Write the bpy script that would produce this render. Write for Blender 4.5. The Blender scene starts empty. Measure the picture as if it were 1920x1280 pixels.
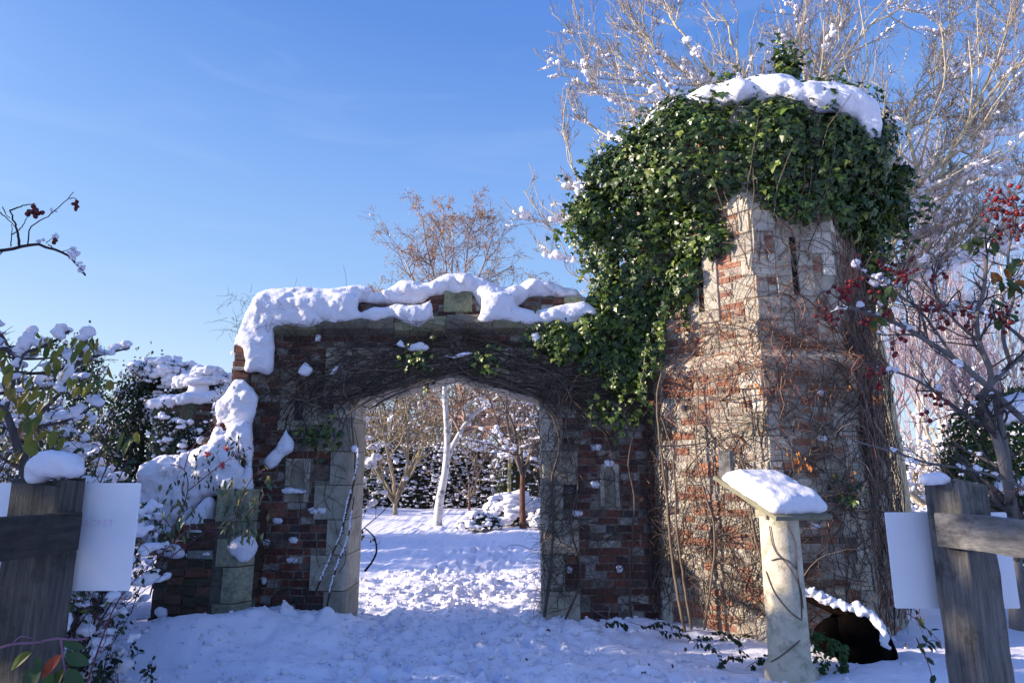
import bpy, math, random
import numpy as np
from mathutils import Vector, Matrix
R = math.radians
SC = bpy.context.scene
COL = SC.collection

# ------------------------------------------------------------------ camera
CAM_H, PITCH, FPX = 1.6, R(11.3), 1200.0
cam_d = bpy.data.cameras.new('camera')
cam = bpy.data.objects.new('camera', cam_d); COL.objects.link(cam)
cam.location = (0, 0, CAM_H); cam.rotation_euler = (R(90) + PITCH, 0, 0)
cam_d.sensor_width = 36; cam_d.lens = 36 * FPX / 1920
cam_d.clip_start = 0.05; cam_d.clip_end = 5000
SC.camera = cam

# ------------------------------------------------------------------ light
SUN_EL, SUN_AZ = R(17.5), R(-2.5)          # azimuth: turn from -X towards +Y
world = bpy.data.worlds.new('World'); SC.world = world; world.use_nodes = True
nt = world.node_tree; nt.nodes.clear()
sky = nt.nodes.new('ShaderNodeTexSky'); sky.sky_type = 'NISHITA'; sky.sun_disc = False
sky.sun_elevation = SUN_EL; sky.sun_rotation = R(-90) + SUN_AZ
sky.air_density = 1.0; sky.dust_density = 0.35; sky.ozone_density = 3.0
# clear winter air: the Nishita sky cooled towards a measured blue-to-pale gradient
tcw = nt.nodes.new('ShaderNodeTexCoord'); sep = nt.nodes.new('ShaderNodeSeparateXYZ'); nt.links.new(tcw.outputs['Generated'], sep.inputs[0])
ma = nt.nodes.new('ShaderNodeMath'); ma.operation = 'MULTIPLY_ADD'; ma.inputs[1].default_value = .06      # paler towards the sun (-X)
nt.links.new(sep.outputs['X'], ma.inputs[0]); nt.links.new(sep.outputs['Z'], ma.inputs[2])
ramp = nt.nodes.new('ShaderNodeValToRGB'); cr = ramp.color_ramp
SKYC = [(0.0, (.70, .84, .98)), (.10, (.57, .75, .95)), (.25, (.345, .57, .94)), (.42, (.225, .43, .90)), (.60, (.115, .285, .77)), (.74, (.09, .23, .74)), (1.0, (.12, .26, .80))]
while len(cr.elements) < len(SKYC): cr.elements.new(.5)
for e, (p, c) in zip(cr.elements, SKYC): e.position = p; e.color = (*c, 1)
nt.links.new(ma.outputs[0], ramp.inputs[0])
SKY_GAIN = 4.4
vs = nt.nodes.new('ShaderNodeVectorMath'); vs.operation = 'SCALE'; vs.inputs['Scale'].default_value = SKY_GAIN
nt.links.new(ramp.outputs[0], vs.inputs[0])
mixw = nt.nodes.new('ShaderNodeMix'); mixw.data_type = 'RGBA'; mixw.inputs[0].default_value = .88
nt.links.new(sky.outputs[0], mixw.inputs[6]); nt.links.new(vs.outputs[0], mixw.inputs[7])
# a few thin wisps of cirrus
mpw = nt.nodes.new('ShaderNodeMapping'); mpw.inputs['Scale'].default_value = (2.2, 2.2, 13); mpw.inputs['Rotation'].default_value = (0, .25, 0); nt.links.new(tcw.outputs['Generated'], mpw.inputs[0])
nw = nt.nodes.new('ShaderNodeTexNoise'); nw.inputs['Scale'].default_value = 1.6; nw.inputs['Detail'].default_value = 7; nw.inputs['Distortion'].default_value = .6; nt.links.new(mpw.outputs[0], nw.inputs['Vector'])
rw_ = nt.nodes.new('ShaderNodeMapRange'); rw_.inputs[1].default_value = .53; rw_.inputs[2].default_value = .80; rw_.inputs[4].default_value = .09; nt.links.new(nw.outputs['Fac'], rw_.inputs[0])
wi = nt.nodes.new('ShaderNodeMix'); wi.data_type = 'RGBA'; nt.links.new(rw_.outputs[0], wi.inputs[0]); nt.links.new(mixw.outputs[2], wi.inputs[6]); wi.inputs[7].default_value = (3.2, 3.9, 4.8, 1); mixw = wi
# aureole: clear sky is brighter round the low sun
dp = nt.nodes.new('ShaderNodeVectorMath'); dp.operation = 'DOT_PRODUCT'; nt.links.new(tcw.outputs['Generated'], dp.inputs[0])
dp.inputs[1].default_value = (-math.cos(SUN_AZ) * math.cos(SUN_EL), math.sin(SUN_AZ) * math.cos(SUN_EL), math.sin(SUN_EL))
pw = nt.nodes.new('ShaderNodeMath'); pw.operation = 'MAXIMUM'; pw.inputs[1].default_value = 0; nt.links.new(dp.outputs['Value'], pw.inputs[0])
p2 = nt.nodes.new('ShaderNodeMath'); p2.operation = 'POWER'; p2.inputs[1].default_value = 11.0; nt.links.new(pw.outputs[0], p2.inputs[0])
au = nt.nodes.new('ShaderNodeMix'); au.data_type = 'RGBA'; au.blend_type = 'ADD'; au.clamp_result = False; nt.links.new(p2.outputs[0], au.inputs[0]); nt.links.new(mixw.outputs[2], au.inputs[6]); au.inputs[7].default_value = (7.0, 8.0, 12.0, 1)
bg = nt.nodes.new('ShaderNodeBackground'); bg.inputs['Strength'].default_value = 0.12
wo = nt.nodes.new('ShaderNodeOutputWorld')
nt.links.new(au.outputs[2], bg.inputs['Color']); nt.links.new(bg.outputs[0], wo.inputs['Surface'])
sd = bpy.data.lights.new('sun', 'SUN'); sd.energy = 5.0; sd.angle = R(0.5); sd.color = (1.0, 0.86, 0.68)
sun = bpy.data.objects.new('sun', sd); COL.objects.link(sun)
sv = Vector((-math.cos(SUN_AZ) * math.cos(SUN_EL), math.sin(SUN_AZ) * math.cos(SUN_EL), math.sin(SUN_EL)))
sun.rotation_euler = sv.to_track_quat('Z', 'Y').to_euler(); sun.location = (-20, 0, 20)
SC.view_settings.view_transform = 'Standard'; SC.view_settings.look = 'None'
SC.view_settings.gamma = 1; SC.view_settings.exposure = 1.0
SC.view_settings.use_curve_mapping = False
SC.cycles.use_denoising = True
SC.cycles.max_bounces = 5; SC.cycles.diffuse_bounces = 3; SC.cycles.glossy_bounces = 2
SC.cycles.transmission_bounces = 3; SC.cycles.transparent_max_bounces = 4

# ------------------------------------------------------------------ helpers
CP, SP = math.cos(PITCH), math.sin(PITCH)
def at(px, py, Y):
    """the world point seen at photo pixel (px,py) at world depth Y"""
    u = (px - 960) / FPX; v = (640 - py) / FPX
    k = Y / (CP - v * SP)
    return np.array((u * k, Y, CAM_H + (SP + v * CP) * k))
def pxm(Y): return Y / FPX          # metres per pixel near depth Y
def gnd(px, py):
    u = (px - 960) / FPX; v = (640 - py) / FPX
    k = -CAM_H / (SP + v * CP)
    return np.array((u * k, (CP - v * SP) * k, 0.0))
def poly_at(pts, Y=None):
    return np.array([at(p[0], p[1], p[2] if len(p) > 2 else Y) for p in pts])

def tag(o, label=None, cat=None, group=None, kind=None):
    if label: o['label'] = label
    if cat: o['category'] = cat
    if group: o['group'] = group
    if kind: o['kind'] = kind
    elif cat: o['kind'] = 'thing'
    return o
def empty(name, loc=(0, 0, 0), rz=0):
    o = bpy.data.objects.new(name, None); COL.objects.link(o); o.location = loc; o.rotation_euler = (0, 0, rz)
    o.empty_display_size = .2
    return o
def thing(name, label, cat, loc=(0, 0, 0), group=None):
    return tag(empty(name, loc), label, cat, group)

class MB:
    """collects geometry as numpy chunks, builds ONE mesh object"""
    def __init__(s): s.V = []; s.L = []; s.N = []; s.C = []; s.M = []; s.n = 0
    def add(s, verts, faces, col=(1, 1, 1), mi=0):
        verts = np.asarray(verts, float).reshape(-1, 3)
        if isinstance(faces, np.ndarray):
            m, k = faces.shape
            s.L.append((faces + s.n).ravel()); s.N.append(np.full(m, k))
        else:
            m = len(faces)
            s.L.append(np.array([i for f in faces for i in f]) + s.n); s.N.append(np.array([len(f) for f in faces]))
        c = np.asarray(col, float)
        if c.ndim == 1: c = np.tile(c[:3], (m, 1))
        s.C.append(c); s.M.append(np.full(m, mi)); s.V.append(verts); s.n += len(verts)
        return s
    def build(s, name, mats, parent=None, smooth=False):
        me = bpy.data.meshes.new(name)
        if s.n:
            V = np.concatenate(s.V); L = np.concatenate(s.L).astype(np.int32); N = np.concatenate(s.N).astype(np.int32)
            C = np.concatenate(s.C); M = np.concatenate(s.M).astype(np.int32)
            if parent is not None:
                V = V - np.array(parent.matrix_world.translation if parent.parent is None else wloc(parent))
            me.vertices.add(len(V)); me.vertices.foreach_set('co', V.astype(np.float32).ravel())
            me.loops.add(len(L)); me.loops.foreach_set('vertex_index', L)
            me.polygons.add(len(N)); me.polygons.foreach_set('loop_start', np.concatenate(([0], np.cumsum(N)[:-1])).astype(np.int32))
            me.polygons.foreach_set('material_index', M)
            me.polygons.foreach_set('use_smooth', np.full(len(N), smooth))
            me.update(calc_edges=True)
            a = me.attributes.new('Col', 'FLOAT_COLOR', 'FACE')
            a.data.foreach_set('color', np.concatenate([C, np.ones((len(C), 1))], 1).astype(np.float32).ravel())
        for m in (mats if isinstance(mats, (list, tuple)) else [mats]): me.materials.append(m)
        o = bpy.data.objects.new(name, me); COL.objects.link(o)
        if parent is not None: o.parent = parent
        return o
def wloc(o):
    v = Vector((0, 0, 0))
    while o is not None: v = v + o.location; o = o.parent
    return np.array(v)
_mw = bpy.context.view_layer.update
def _wl(o): return wloc(o)
# (things are placed without rotation, so a child's vertices are world minus the root's location)
def build(mb, name, mats, parent=None, smooth=False):
    me_o = mb
    V = None
    if parent is not None:
        off = wloc(parent)
        for i in range(len(mb.V)): mb.V[i] = mb.V[i] - off
    o = MB.build(mb, name, mats, None, smooth)
    if parent is not None: o.parent = parent
    return o

def norm(a): return a / (np.linalg.norm(a, axis=-1, keepdims=True) + 1e-9)
def tubes(mb, P, rad, sides=4, col=(1, 1, 1), mi=0, cap=False):
    """P (k,n,3) paths, rad (k,n)"""
    P = np.asarray(P, float); rad = np.asarray(rad, float)
    if P.ndim == 2: P = P[None]; rad = rad[None]
    k, n, _ = P.shape
    if rad.shape[1] != n: rad = np.repeat(rad, n, 1)
    T = norm(np.gradient(P, axis=1))
    mean = norm(P[:, -1] - P[:, 0])[:, None]
    ref = np.where(np.abs(mean[..., 2:3]) > .8, np.array([[[1., .1, 0]]]), np.array([[[.05, .1, 1.]]]))
    A = norm(np.cross(T, np.broadcast_to(ref, T.shape))); B = np.cross(T, A)
    an = np.arange(sides) / sides * 2 * np.pi
    V = P[:, :, None] + rad[:, :, None, None] * (np.cos(an)[None, None, :, None] * A[:, :, None] + np.sin(an)[None, None, :, None] * B[:, :, None])
    i = np.arange(k)[:, None, None] * n * sides + np.arange(n - 1)[None, :, None] * sides
    j = np.arange(sides)[None, None]; j2 = (j + 1) % sides
    F = np.stack([i + j, i + j2, i + sides + j2, i + sides + j], -1).reshape(-1, 4)
    c = np.asarray(col, float)
    if c.ndim == 2: c = np.repeat(c, (n - 1) * sides, 0)
    mb.add(V.reshape(-1, 3), F, c, mi)
    if cap:
        for q in range(k):
            for r in (0, n - 1):
                mb.add(V[q, r], [list(range(sides))[::-1 if r == 0 else 1]], c if c.ndim == 1 else c[q], mi)
def resample(pts, n):
    pts = np.asarray(pts, float)
    # catmull-rom through the points, then even spacing
    p = np.vstack([2 * pts[0] - pts[1], pts, 2 * pts[-1] - pts[-2]])
    out = []
    for i in range(len(pts) - 1):
        a, b, c, d = p[i:i + 4]
        for t in np.linspace(0, 1, 8, endpoint=False):
            out.append(.5 * ((2 * b) + (c - a) * t + (2 * a - 5 * b + 4 * c - d) * t * t + (3 * b - a - 3 * c + d) * t ** 3))
    out.append(pts[-1]); out = np.array(out)
    d = np.concatenate(([0], np.cumsum(np.linalg.norm(np.diff(out, axis=0), axis=1))))
    t = np.linspace(0, d[-1], n)
    return np.stack([np.interp(t, d, out[:, i]) for i in range(out.shape[1])], 1)

def vnoise(x, y, seed=0):
    """smooth value noise on arrays"""
    xi = np.floor(x).astype(np.int64); yi = np.floor(y).astype(np.int64)
    fx = x - xi; fy = y - yi; fx = fx * fx * (3 - 2 * fx); fy = fy * fy * (3 - 2 * fy)
    def h(a, b):
        n = (a * 374761393 + b * 668265263 + seed * 974711) & 0x7fffffff
        n = ((n ^ (n >> 13)) * 1274126177) & 0x7fffffff
        n = n ^ (n >> 16)
        return (n & 0xffff) / 65535.0
    return (h(xi, yi) * (1 - fx) + h(xi + 1, yi) * fx) * (1 - fy) + (h(xi, yi + 1) * (1 - fx) + h(xi + 1, yi + 1) * fx) * fy

def frames(n, up, rng, tilt=.5):
    """rotation matrices: z near normals n, y axis (base to tip) near up"""
    n = norm(n + rng.normal(0, tilt, n.shape)); up = np.broadcast_to(up, n.shape) + rng.normal(0, .35, n.shape)
    x = norm(np.cross(up, n)); y = np.cross(n, x)
    return np.stack([x, y, n], -1)
def scatter(mb, tv, tf, pos, Rm, sc, col, mi=0):
    tv = np.asarray(tv, float); k = len(tv); n = len(pos)
    sc = np.asarray(sc, float)
    if sc.ndim == 1: sc = sc[:, None]
    V = np.einsum('nij,nkj->nki', Rm, tv[None] * sc[:, None, :]) + pos[:, None]
    col = np.asarray(col, float)
    if isinstance(tf, np.ndarray):
        F = (tf[None] + np.arange(n)[:, None, None] * k).reshape(-1, tf.shape[1])
        c = np.repeat(col, len(tf), 0) if col.ndim == 2 else col
        mb.add(V.reshape(-1, 3), F, c, mi)
    else:
        for f in tf:       # faces of equal length may be grouped
            F = np.array(f)[None] + np.arange(n)[:, None] * k
            mb.L.append((F + mb.n).ravel()); mb.N.append(np.full(n, len(f)))
            mb.C.append(col if col.ndim == 2 else np.tile(col, (n, 1))); mb.M.append(np.full(n, mi))
        mb.V.append(V.reshape(-1, 3)); mb.n += n * k

IVY_V = [(0, 0, 0), (-.42, .02, .05), (-.55, .38, -.02), (-.24, .52, .06), (0, 1, -.08), (.24, .52, .06), (.55, .38, -.02), (.42, .02, .05), (0, .4, .1)]
IVY_F = np.array([(0, 8, 2, 1), (8, 4, 3, 2), (8, 6, 5, 4), (0, 7, 6, 8)])
LEAF_V = [(0, 0, 0), (-.24, .3, .07), (-.22, .68, .05), (0, 1, -.1), (.22, .68, .05), (.24, .3, .07), (0, .5, 0)]
LEAF_F = np.array([(0, 6, 2, 1), (6, 3, 2, 2), (0, 5, 4, 6), (6, 4, 3, 3)])
LEAF_F = [(0, 6, 2, 1), (6, 3, 2), (0, 5, 4, 6), (6, 4, 3)]
TRI_V = [(-.3, 0, 0), (.3, 0, 0), (0, 1, .15), (0, .5, .12)]
TRI_F = np.array([(0, 1, 2)])
QUAD_V = [(0, 0, 0), (.35, .5, .06), (0, 1, 0), (-.35, .5, .06)]
QUAD_F = np.array([(0, 1, 2, 3)])
def ico():
    t = (1 + 5 ** .5) / 2
    v = norm(np.array([(-1, t, 0), (1, t, 0), (-1, -t, 0), (1, -t, 0), (0, -1, t), (0, 1, t), (0, -1, -t), (0, 1, -t), (t, 0, -1), (t, 0, 1), (-t, 0, -1), (-t, 0, 1)], float))
    f = [(0, 11, 5), (0, 5, 1), (0, 1, 7), (0, 7, 10), (0, 10, 11), (1, 5, 9), (5, 11, 4), (11, 10, 2), (10, 7, 6), (7, 1, 8), (3, 9, 4), (3, 4, 2), (3, 2, 6), (3, 6, 8), (3, 8, 9), (4, 9, 5), (2, 4, 11), (6, 2, 10), (8, 6, 7), (9, 8, 1)]
    return v, f
def subdiv(v, f):
    v = list(map(tuple, v)); cache = {}; out = []
    def mid(a, b):
        k = (min(a, b), max(a, b))
        if k not in cache:
            m = (np.array(v[a]) + np.array(v[b])) / 2; m = m / np.linalg.norm(m); v.append(tuple(m)); cache[k] = len(v) - 1
        return cache[k]
    for a, b, c in f:
        ab, bc, ca = mid(a, b), mid(b, c), mid(c, a); out += [(a, ab, ca), (b, bc, ab), (c, ca, bc), (ab, bc, ca)]
    return np.array(v), out
ICO0 = ico(); ICO1 = subdiv(*ICO0); ICO2 = subdiv(*ICO1)
def blobs(mb, C, S, rng, ico_=None, jit=.15, col=(1, 1, 1), Rm=None):
    """squashed lumpy spheres; C (n,3), S (n,3) radii"""
    C = np.asarray(C, float); S = np.asarray(S, float)
    if len(C) == 0: return
    if S.ndim == 1: S = np.repeat(S[:, None], 3, 1)
    v, f = ico_ or ICO1; v = np.asarray(v); n = len(C)
    ph = rng.uniform(0, 6, (n, 1, 3)); lump = 1 + jit * (np.sin(v[None] * 3.1 + ph).sum(-1, keepdims=True)) / 1.5
    V = v[None] * lump * S[:, None]
    if Rm is not None: V = np.einsum('nij,nkj->nki', Rm, V)
    V = V + C[:, None]
    F = (np.array(f)[None] + np.arange(n)[:, None, None] * len(v)).reshape(-1, 3)
    c = np.asarray(col, float)
    if c.ndim == 2: c = np.repeat(c, len(f), 0)
    mb.add(V.reshape(-1, 3), F, c)
def randR(n, rng):
    q = norm(rng.normal(0, 1, (n, 4))); w, x, y, z = q.T
    return np.stack([np.stack([1 - 2 * (y * y + z * z), 2 * (x * y - z * w), 2 * (x * z + y * w)], -1),
                     np.stack([2 * (x * y + z * w), 1 - 2 * (x * x + z * z), 2 * (y * z - x * w)], -1),
                     np.stack([2 * (x * z - y * w), 2 * (y * z + x * w), 1 - 2 * (x * x + y * y)], -1)], 1)

# ------------------------------------------------------------------ materials
def mat(name, col=(1, 1, 1), rough=.8, dmix=.75,  attr=True, var=.25, vscale=8., bump=.3, bscale=40., trans=0., spec=.3, stretch=(1, 1, 1), dirt=None, dscale=3.):
    m = bpy.data.materials.new(name); m.use_nodes = True; nt = m.node_tree; N = nt.nodes; K = nt.links
    b = N['Principled BSDF']; out = N['Material Output']
    tc = N.new('ShaderNodeTexCoord'); mp = N.new('ShaderNodeMapping'); mp.inputs['Scale'].default_value = stretch
    K.new(tc.outputs['Object'], mp.inputs['Vector'])
    src = None
    rgb = N.new('ShaderNodeRGB'); rgb.outputs[0].default_value = (*col, 1); src = rgb.outputs[0]
    if attr:
        a = N.new('ShaderNodeAttribute'); a.attribute_name = 'Col'
        mx = N.new('ShaderNodeMix'); mx.data_type = 'RGBA'; mx.blend_type = 'MULTIPLY'; mx.inputs[0].default_value = 1
        K.new(src, mx.inputs[6]); K.new(a.outputs['Color'], mx.inputs[7]); src = mx.outputs[2]
    if var:
        n = N.new('ShaderNodeTexNoise'); n.inputs['Scale'].default_value = vscale; n.inputs['Detail'].default_value = 5; n.inputs['Roughness'].default_value = .65
        K.new(mp.outputs[0], n.inputs['Vector'])
        mr = N.new('ShaderNodeMapRange'); mr.inputs[1].default_value = .3; mr.inputs[2].default_value = .7; mr.inputs[3].default_value = 1 - var; mr.inputs[4].default_value = 1 + var
        K.new(n.outputs['Fac'], mr.inputs[0])
        mv = N.new('ShaderNodeVectorMath'); mv.operation = 'SCALE'; K.new(src, mv.inputs[0]); K.new(mr.outputs[0], mv.inputs['Scale']); src = mv.outputs[0]
    if dirt:
        n = N.new('ShaderNodeTexNoise'); n.inputs['Scale'].default_value = dscale; n.inputs['Detail'].default_value = 8; n.inputs['Roughness'].default_value = .7
        K.new(tc.outputs['Object'], n.inputs['Vector'])
        mr = N.new('ShaderNodeMapRange'); mr.inputs[1].default_value = .5; mr.inputs[2].default_value = .62; mr.inputs[4].default_value = dmix
        K.new(n.outputs['Fac'], mr.inputs[0])
        mx = N.new('ShaderNodeMix'); mx.data_type = 'RGBA'; K.new(mr.outputs[0], mx.inputs[0]); K.new(src, mx.inputs[6]); mx.inputs[7].default_value = (*dirt, 1); src = mx.outputs[2]
    K.new(src, b.inputs['Base Color']); b.inputs['Roughness'].default_value = rough
    b.inputs['Specular IOR Level'].default_value = spec
    if bump:
        n = N.new('ShaderNodeTexNoise'); n.inputs['Scale'].default_value = bscale; n.inputs['Detail'].default_value = 6; n.inputs['Roughness'].default_value = .7
        K.new(mp.outputs[0], n.inputs['Vector'])
        bp = N.new('ShaderNodeBump'); bp.inputs['Strength'].default_value = min(1, bump); bp.inputs['Distance'].default_value = .02
        K.new(n.outputs['Fac'], bp.inputs['Height']); K.new(bp.outputs[0], b.inputs['Normal'])
    if trans:
        t = N.new('ShaderNodeBsdfTranslucent'); K.new(src, t.inputs['Color'])
        ms = N.new('ShaderNodeMixShader'); ms.inputs[0].default_value = trans
        K.new(b.outputs[0], ms.inputs[1]); K.new(t.outputs[0], ms.inputs[2]); K.new(ms.outputs[0], out.inputs['Surface'])
    return m
M = dict(
    snow=mat('snow', (.85, .84, .93), .55, attr=False, var=.03, vscale=3, bump=.5, bscale=55, spec=.25, trans=.12),
    ground=mat('snow_ground', (.85, .83, .93), .55, attr=False, var=.05, vscale=2, bump=.65, bscale=28, spec=.25),
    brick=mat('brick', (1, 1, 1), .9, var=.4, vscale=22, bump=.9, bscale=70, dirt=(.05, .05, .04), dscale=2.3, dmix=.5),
    brick_lit=mat('tower_brick', (1, 1, 1), .9, var=.3, vscale=22, bump=.9, bscale=70, dirt=(.34, .30, .25), dscale=3.4, dmix=.5),  # tower copies of brick, stone, mortar: sunlit brightness put into their colour
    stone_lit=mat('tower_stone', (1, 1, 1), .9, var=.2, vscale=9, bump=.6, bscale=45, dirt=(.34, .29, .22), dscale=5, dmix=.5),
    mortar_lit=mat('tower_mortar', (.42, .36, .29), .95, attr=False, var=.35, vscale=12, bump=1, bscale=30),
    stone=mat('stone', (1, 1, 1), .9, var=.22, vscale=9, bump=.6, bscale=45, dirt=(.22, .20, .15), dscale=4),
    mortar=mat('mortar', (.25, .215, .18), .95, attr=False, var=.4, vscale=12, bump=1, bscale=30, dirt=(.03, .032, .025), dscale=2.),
    vine=mat('vine', (1, 1, 1), .85, var=.3, vscale=20, bump=0),
    bark=mat('bark', (1, 1, 1), .9, var=.35, vscale=14, bump=.8, bscale=30, stretch=(1, 1, .35)),
    leaf=mat('leaf', (1, 1, 1), .5, var=.15, vscale=30, bump=0, trans=.35, spec=.4),
    ivy=mat('ivy_leaf', (1, 1, 1), .38, var=.2, vscale=25, bump=0, trans=.18, spec=.5),
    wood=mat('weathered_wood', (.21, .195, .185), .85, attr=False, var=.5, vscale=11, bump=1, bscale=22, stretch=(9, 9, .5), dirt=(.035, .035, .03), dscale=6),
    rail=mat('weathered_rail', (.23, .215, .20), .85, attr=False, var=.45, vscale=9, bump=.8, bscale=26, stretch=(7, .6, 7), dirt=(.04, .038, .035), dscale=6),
    board=mat('sign_white', (.78, .79, .86), .45, attr=False, var=.02, bump=0),
    berry=mat('berry', (1, 1, 1), .45, var=.25, bump=0, spec=.25),
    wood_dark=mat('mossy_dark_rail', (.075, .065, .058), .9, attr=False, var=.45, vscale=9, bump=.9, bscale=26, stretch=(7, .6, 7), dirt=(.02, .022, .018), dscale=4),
    shadowed=mat('shadowed_wood', (.5, .45, .42), 1, var=.5, vscale=9, bump=1, bscale=35, spec=.02),  # near-black wood: the tower's shade is put into its colour
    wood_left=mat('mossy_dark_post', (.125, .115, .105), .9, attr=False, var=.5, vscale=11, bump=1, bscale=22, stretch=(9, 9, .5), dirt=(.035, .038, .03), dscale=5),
    pillar=mat('pillar_stone', (.56, .49, .37), .85, attr=False, var=.16, vscale=7, bump=.4, bscale=60, dirt=(.27, .25, .18), dscale=8),
)
# ------------------------------------------------------------------ ground (one snow sheet to the horizon)
def axis(lo, hi, step, far_lo, far_hi, g=1.18):
    a = list(np.arange(lo, hi + 1e-6, step)); s = step
    while a[-1] < far_hi: s *= g; a.append(a[-1] + s)
    s = step
    while a[0] > far_lo: s *= g; a.insert(0, a[0] - s)
    return np.array(a)
rf_ = np.random.default_rng(64)
FEET = [(-.55 + rf_.normal(0, .55) + .0 * k, 5.0 + k * .115, math.pi / 2 + rf_.normal(0, .25), rf_.uniform(.85, 1.15)) for k in range(78)]
FEET += [(rf_.uniform(-2, 2.0), rf_.uniform(5.0, 6.6), rf_.uniform(0, 3.1), 1.) for k in range(16)]
def ground_z(x, y):
    fd = np.clip(1.5 - np.hypot(x, y - 8) / 26, 0, 1); fd2 = np.clip(1.4 - np.hypot(x, y - 8) / 8, 0, 1)
    tr = np.exp(-((y - 8) / 7.) ** 2)
    z = .10 * (vnoise(x * .35, y * .35, 1) - .5) + .06 * (vnoise(x * 1.1, y * 1.1, 2) - .5)
    lump = vnoise(x * 3.1, y * 3.1, 3); lump2 = vnoise(x * 6.5 + 3, y * 6.5, 4); lump3 = vnoise(x * 14, y * 14, 5)
    path = np.clip(1.25 - np.abs(x + .5 + .1 * (y - 7)) / 2.6, .25, 1)
    z += path * (.085 * fd * (lump - .5) + .065 * fd * (np.abs(lump2 - .5) * 2 - .5) + .028 * fd2 * (lump3 - .5) + .014 * fd2 * (vnoise(x * 27, y * 27, 9) - .5))
    for fx, fy, fa, fs in FEET:
        dx = x - fx; dy = y - fy; c_, s_ = math.cos(fa), math.sin(fa); a_ = (dx * c_ + dy * s_) / (.145 * fs); b_ = (-dx * s_ + dy * c_) / (.062 * fs)
        r_ = a_ * a_ + b_ * b_; z = z - .085 * np.exp(-r_ ** 2.2) + .026 * np.exp(-((np.sqrt(r_) - 1.35) / .3) ** 2)
    # drift piled against the left pier, soft bank under the tower
    z += .17 * np.exp(-((x + 2.2) / .62) ** 4 - ((y - 6.85) / .50) ** 4) * (1 + .25 * (vnoise(x * 5, y * 5, 8) - .5))
    z += .18 * np.exp(-((x + 2.9) / .6) ** 2 - ((y - 6.2) / .5) ** 2) + np.where(y < 7.2, 1, 0) * np.clip(-(x + .4) / 2.5, 0, 1) * .11 * (vnoise(x * 2.1 + 5, y * 2.1, 15) - .35) * fd
    z += .10 * np.exp(-((x - 1.1) / 1.1) ** 2 - ((y - 7.0) / .3) ** 2)
    z += .12 * np.exp(-((x - 3.8) / .9) ** 2 - ((y - 5.6) / .5) ** 2)
    z += .14 * np.exp(-((x + 4) / 1.6) ** 2 - ((y - 7) / 1.8) ** 2)
    z -= .05 * np.exp(-((x + .6) / 1.0) ** 2) * tr
    return z
gx = axis(-4.2, 4.6, .034, -1500, 1500, 1.05); gy = axis(4.8, 9.4, .034, -60, 3000, 1.05)
X, Y = np.meshgrid(gx, gy); Z = ground_z(X, Y) * np.clip(1.6 - np.hypot(X, Y - 8) / 60, .0, 1)
g = MB(); nx = len(gx); ny = len(gy)
i = np.arange(ny - 1)[:, None] * nx + np.arange(nx - 1)[None]
g.add(np.stack([X, Y, Z], -1).reshape(-1, 3), np.stack([i, i + 1, i + nx + 1, i + nx], -1).reshape(-1, 4))
tag(build(g, 'ground', M['ground'], smooth=True), kind='structure')
# loose crumbs of trodden snow
rc_ = np.random.default_rng(12); k_ = 3000
cx_ = rc_.normal(-.45, 1.25, k_); cy_ = 5.0 + 6 * rc_.random(k_) ** 1.4; k2_ = 450; cx_ = np.concatenate([cx_, rc_.uniform(-4, 4.6, k2_)]); cy_ = np.concatenate([cy_, rc_.uniform(4.9, 7, k2_)])
clr = rc_.lognormal(-4.45, .5, len(cx_)).clip(.004, .045)
cmb = MB(); blobs(cmb, np.stack([cx_, cy_, ground_z(cx_, cy_) + clr * .35], 1), np.stack([clr * 1.2, clr, clr * .8], 1), rc_, ICO0, .3)
tag(build(cmb, 'snow_crumbs', M['snow'], smooth=True), 'small crumbs of trodden snow strewn over the path and foreground', 'snow', kind='stuff')

# ------------------------------------------------------------------ masonry
rw = np.random.default_rng(7)
BR = [(.15, .055, .042), (.20, .075, .055), (.11, .045, .042), (.09, .05, .05), (.23, .10, .07), (.33, .30, .28), (.17, .12, .10), (.09, .07, .07)]
BR += [(.42, .38, .34)]
BP = np.array([.22, .18, .14, .08, .08, .10, .09, .05, .06])
def face_blocks(mb, A, B, rows, nrm, kind='brick', prot=(.0, .015), jit=.004, cols=None, probs=None, inset=.005, slope=None, mi=0):
    """rows: list of (z0,z1,[ (u0,u1),... ]) blocks on the plane from A to B"""
    A = np.array(A, float); B = np.array(B, float); U = (B - A) / np.linalg.norm(B - A); nrm = np.array(nrm, float)
    V = []; F = []; C = []
    for z0, z1, sp in rows:
        for u0, u1 in sp:
            p = rw.uniform(*prot); j = lambda: rw.uniform(-jit, jit)
            q = np.array([(u0 + j(), z0 + j()), (u1 + j(), z0 + j()), (u1 + j(), z1 + j()), (u0 + j(), z1 + j())])
            cen = q.mean(0); qi = cen + (q - cen) * np.clip(1 - 2 * inset / np.abs(q.max(0) - q.min(0)).clip(.02), .3, 1)
            def w(uv, d): return np.array([A[0] + U[0] * uv[0] + nrm[0] * d, A[1] + U[1] * uv[0] + nrm[1] * d, uv[1]])
            n0 = len(V)
            tilt = rw.uniform(-.004, .004, 4)
            for k in range(4): V.append(w(q[k], -.03))
            for k in range(4): V.append(w(q[k], p - inset + tilt[k]))
            for k in range(4): V.append(w(qi[k], p + tilt[k]))
            c = np.array(cols[rw.choice(len(cols), p=probs)] if cols else (1, 1, 1)) * rw.uniform(.8, 1.2)
            for k in range(4):
                k2 = (k + 1) % 4
                F.append((n0 + k, n0 + k2, n0 + 4 + k2, n0 + 4 + k)); F.append((n0 + 4 + k, n0 + 4 + k2, n0 + 8 + k2, n0 + 8 + k)); C += [c, c]
            F.append((n0 + 8, n0 + 9, n0 + 10, n0 + 11)); C.append(c)
    if V: mb.add(V, np.array(F), np.array(C), mi)
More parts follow.
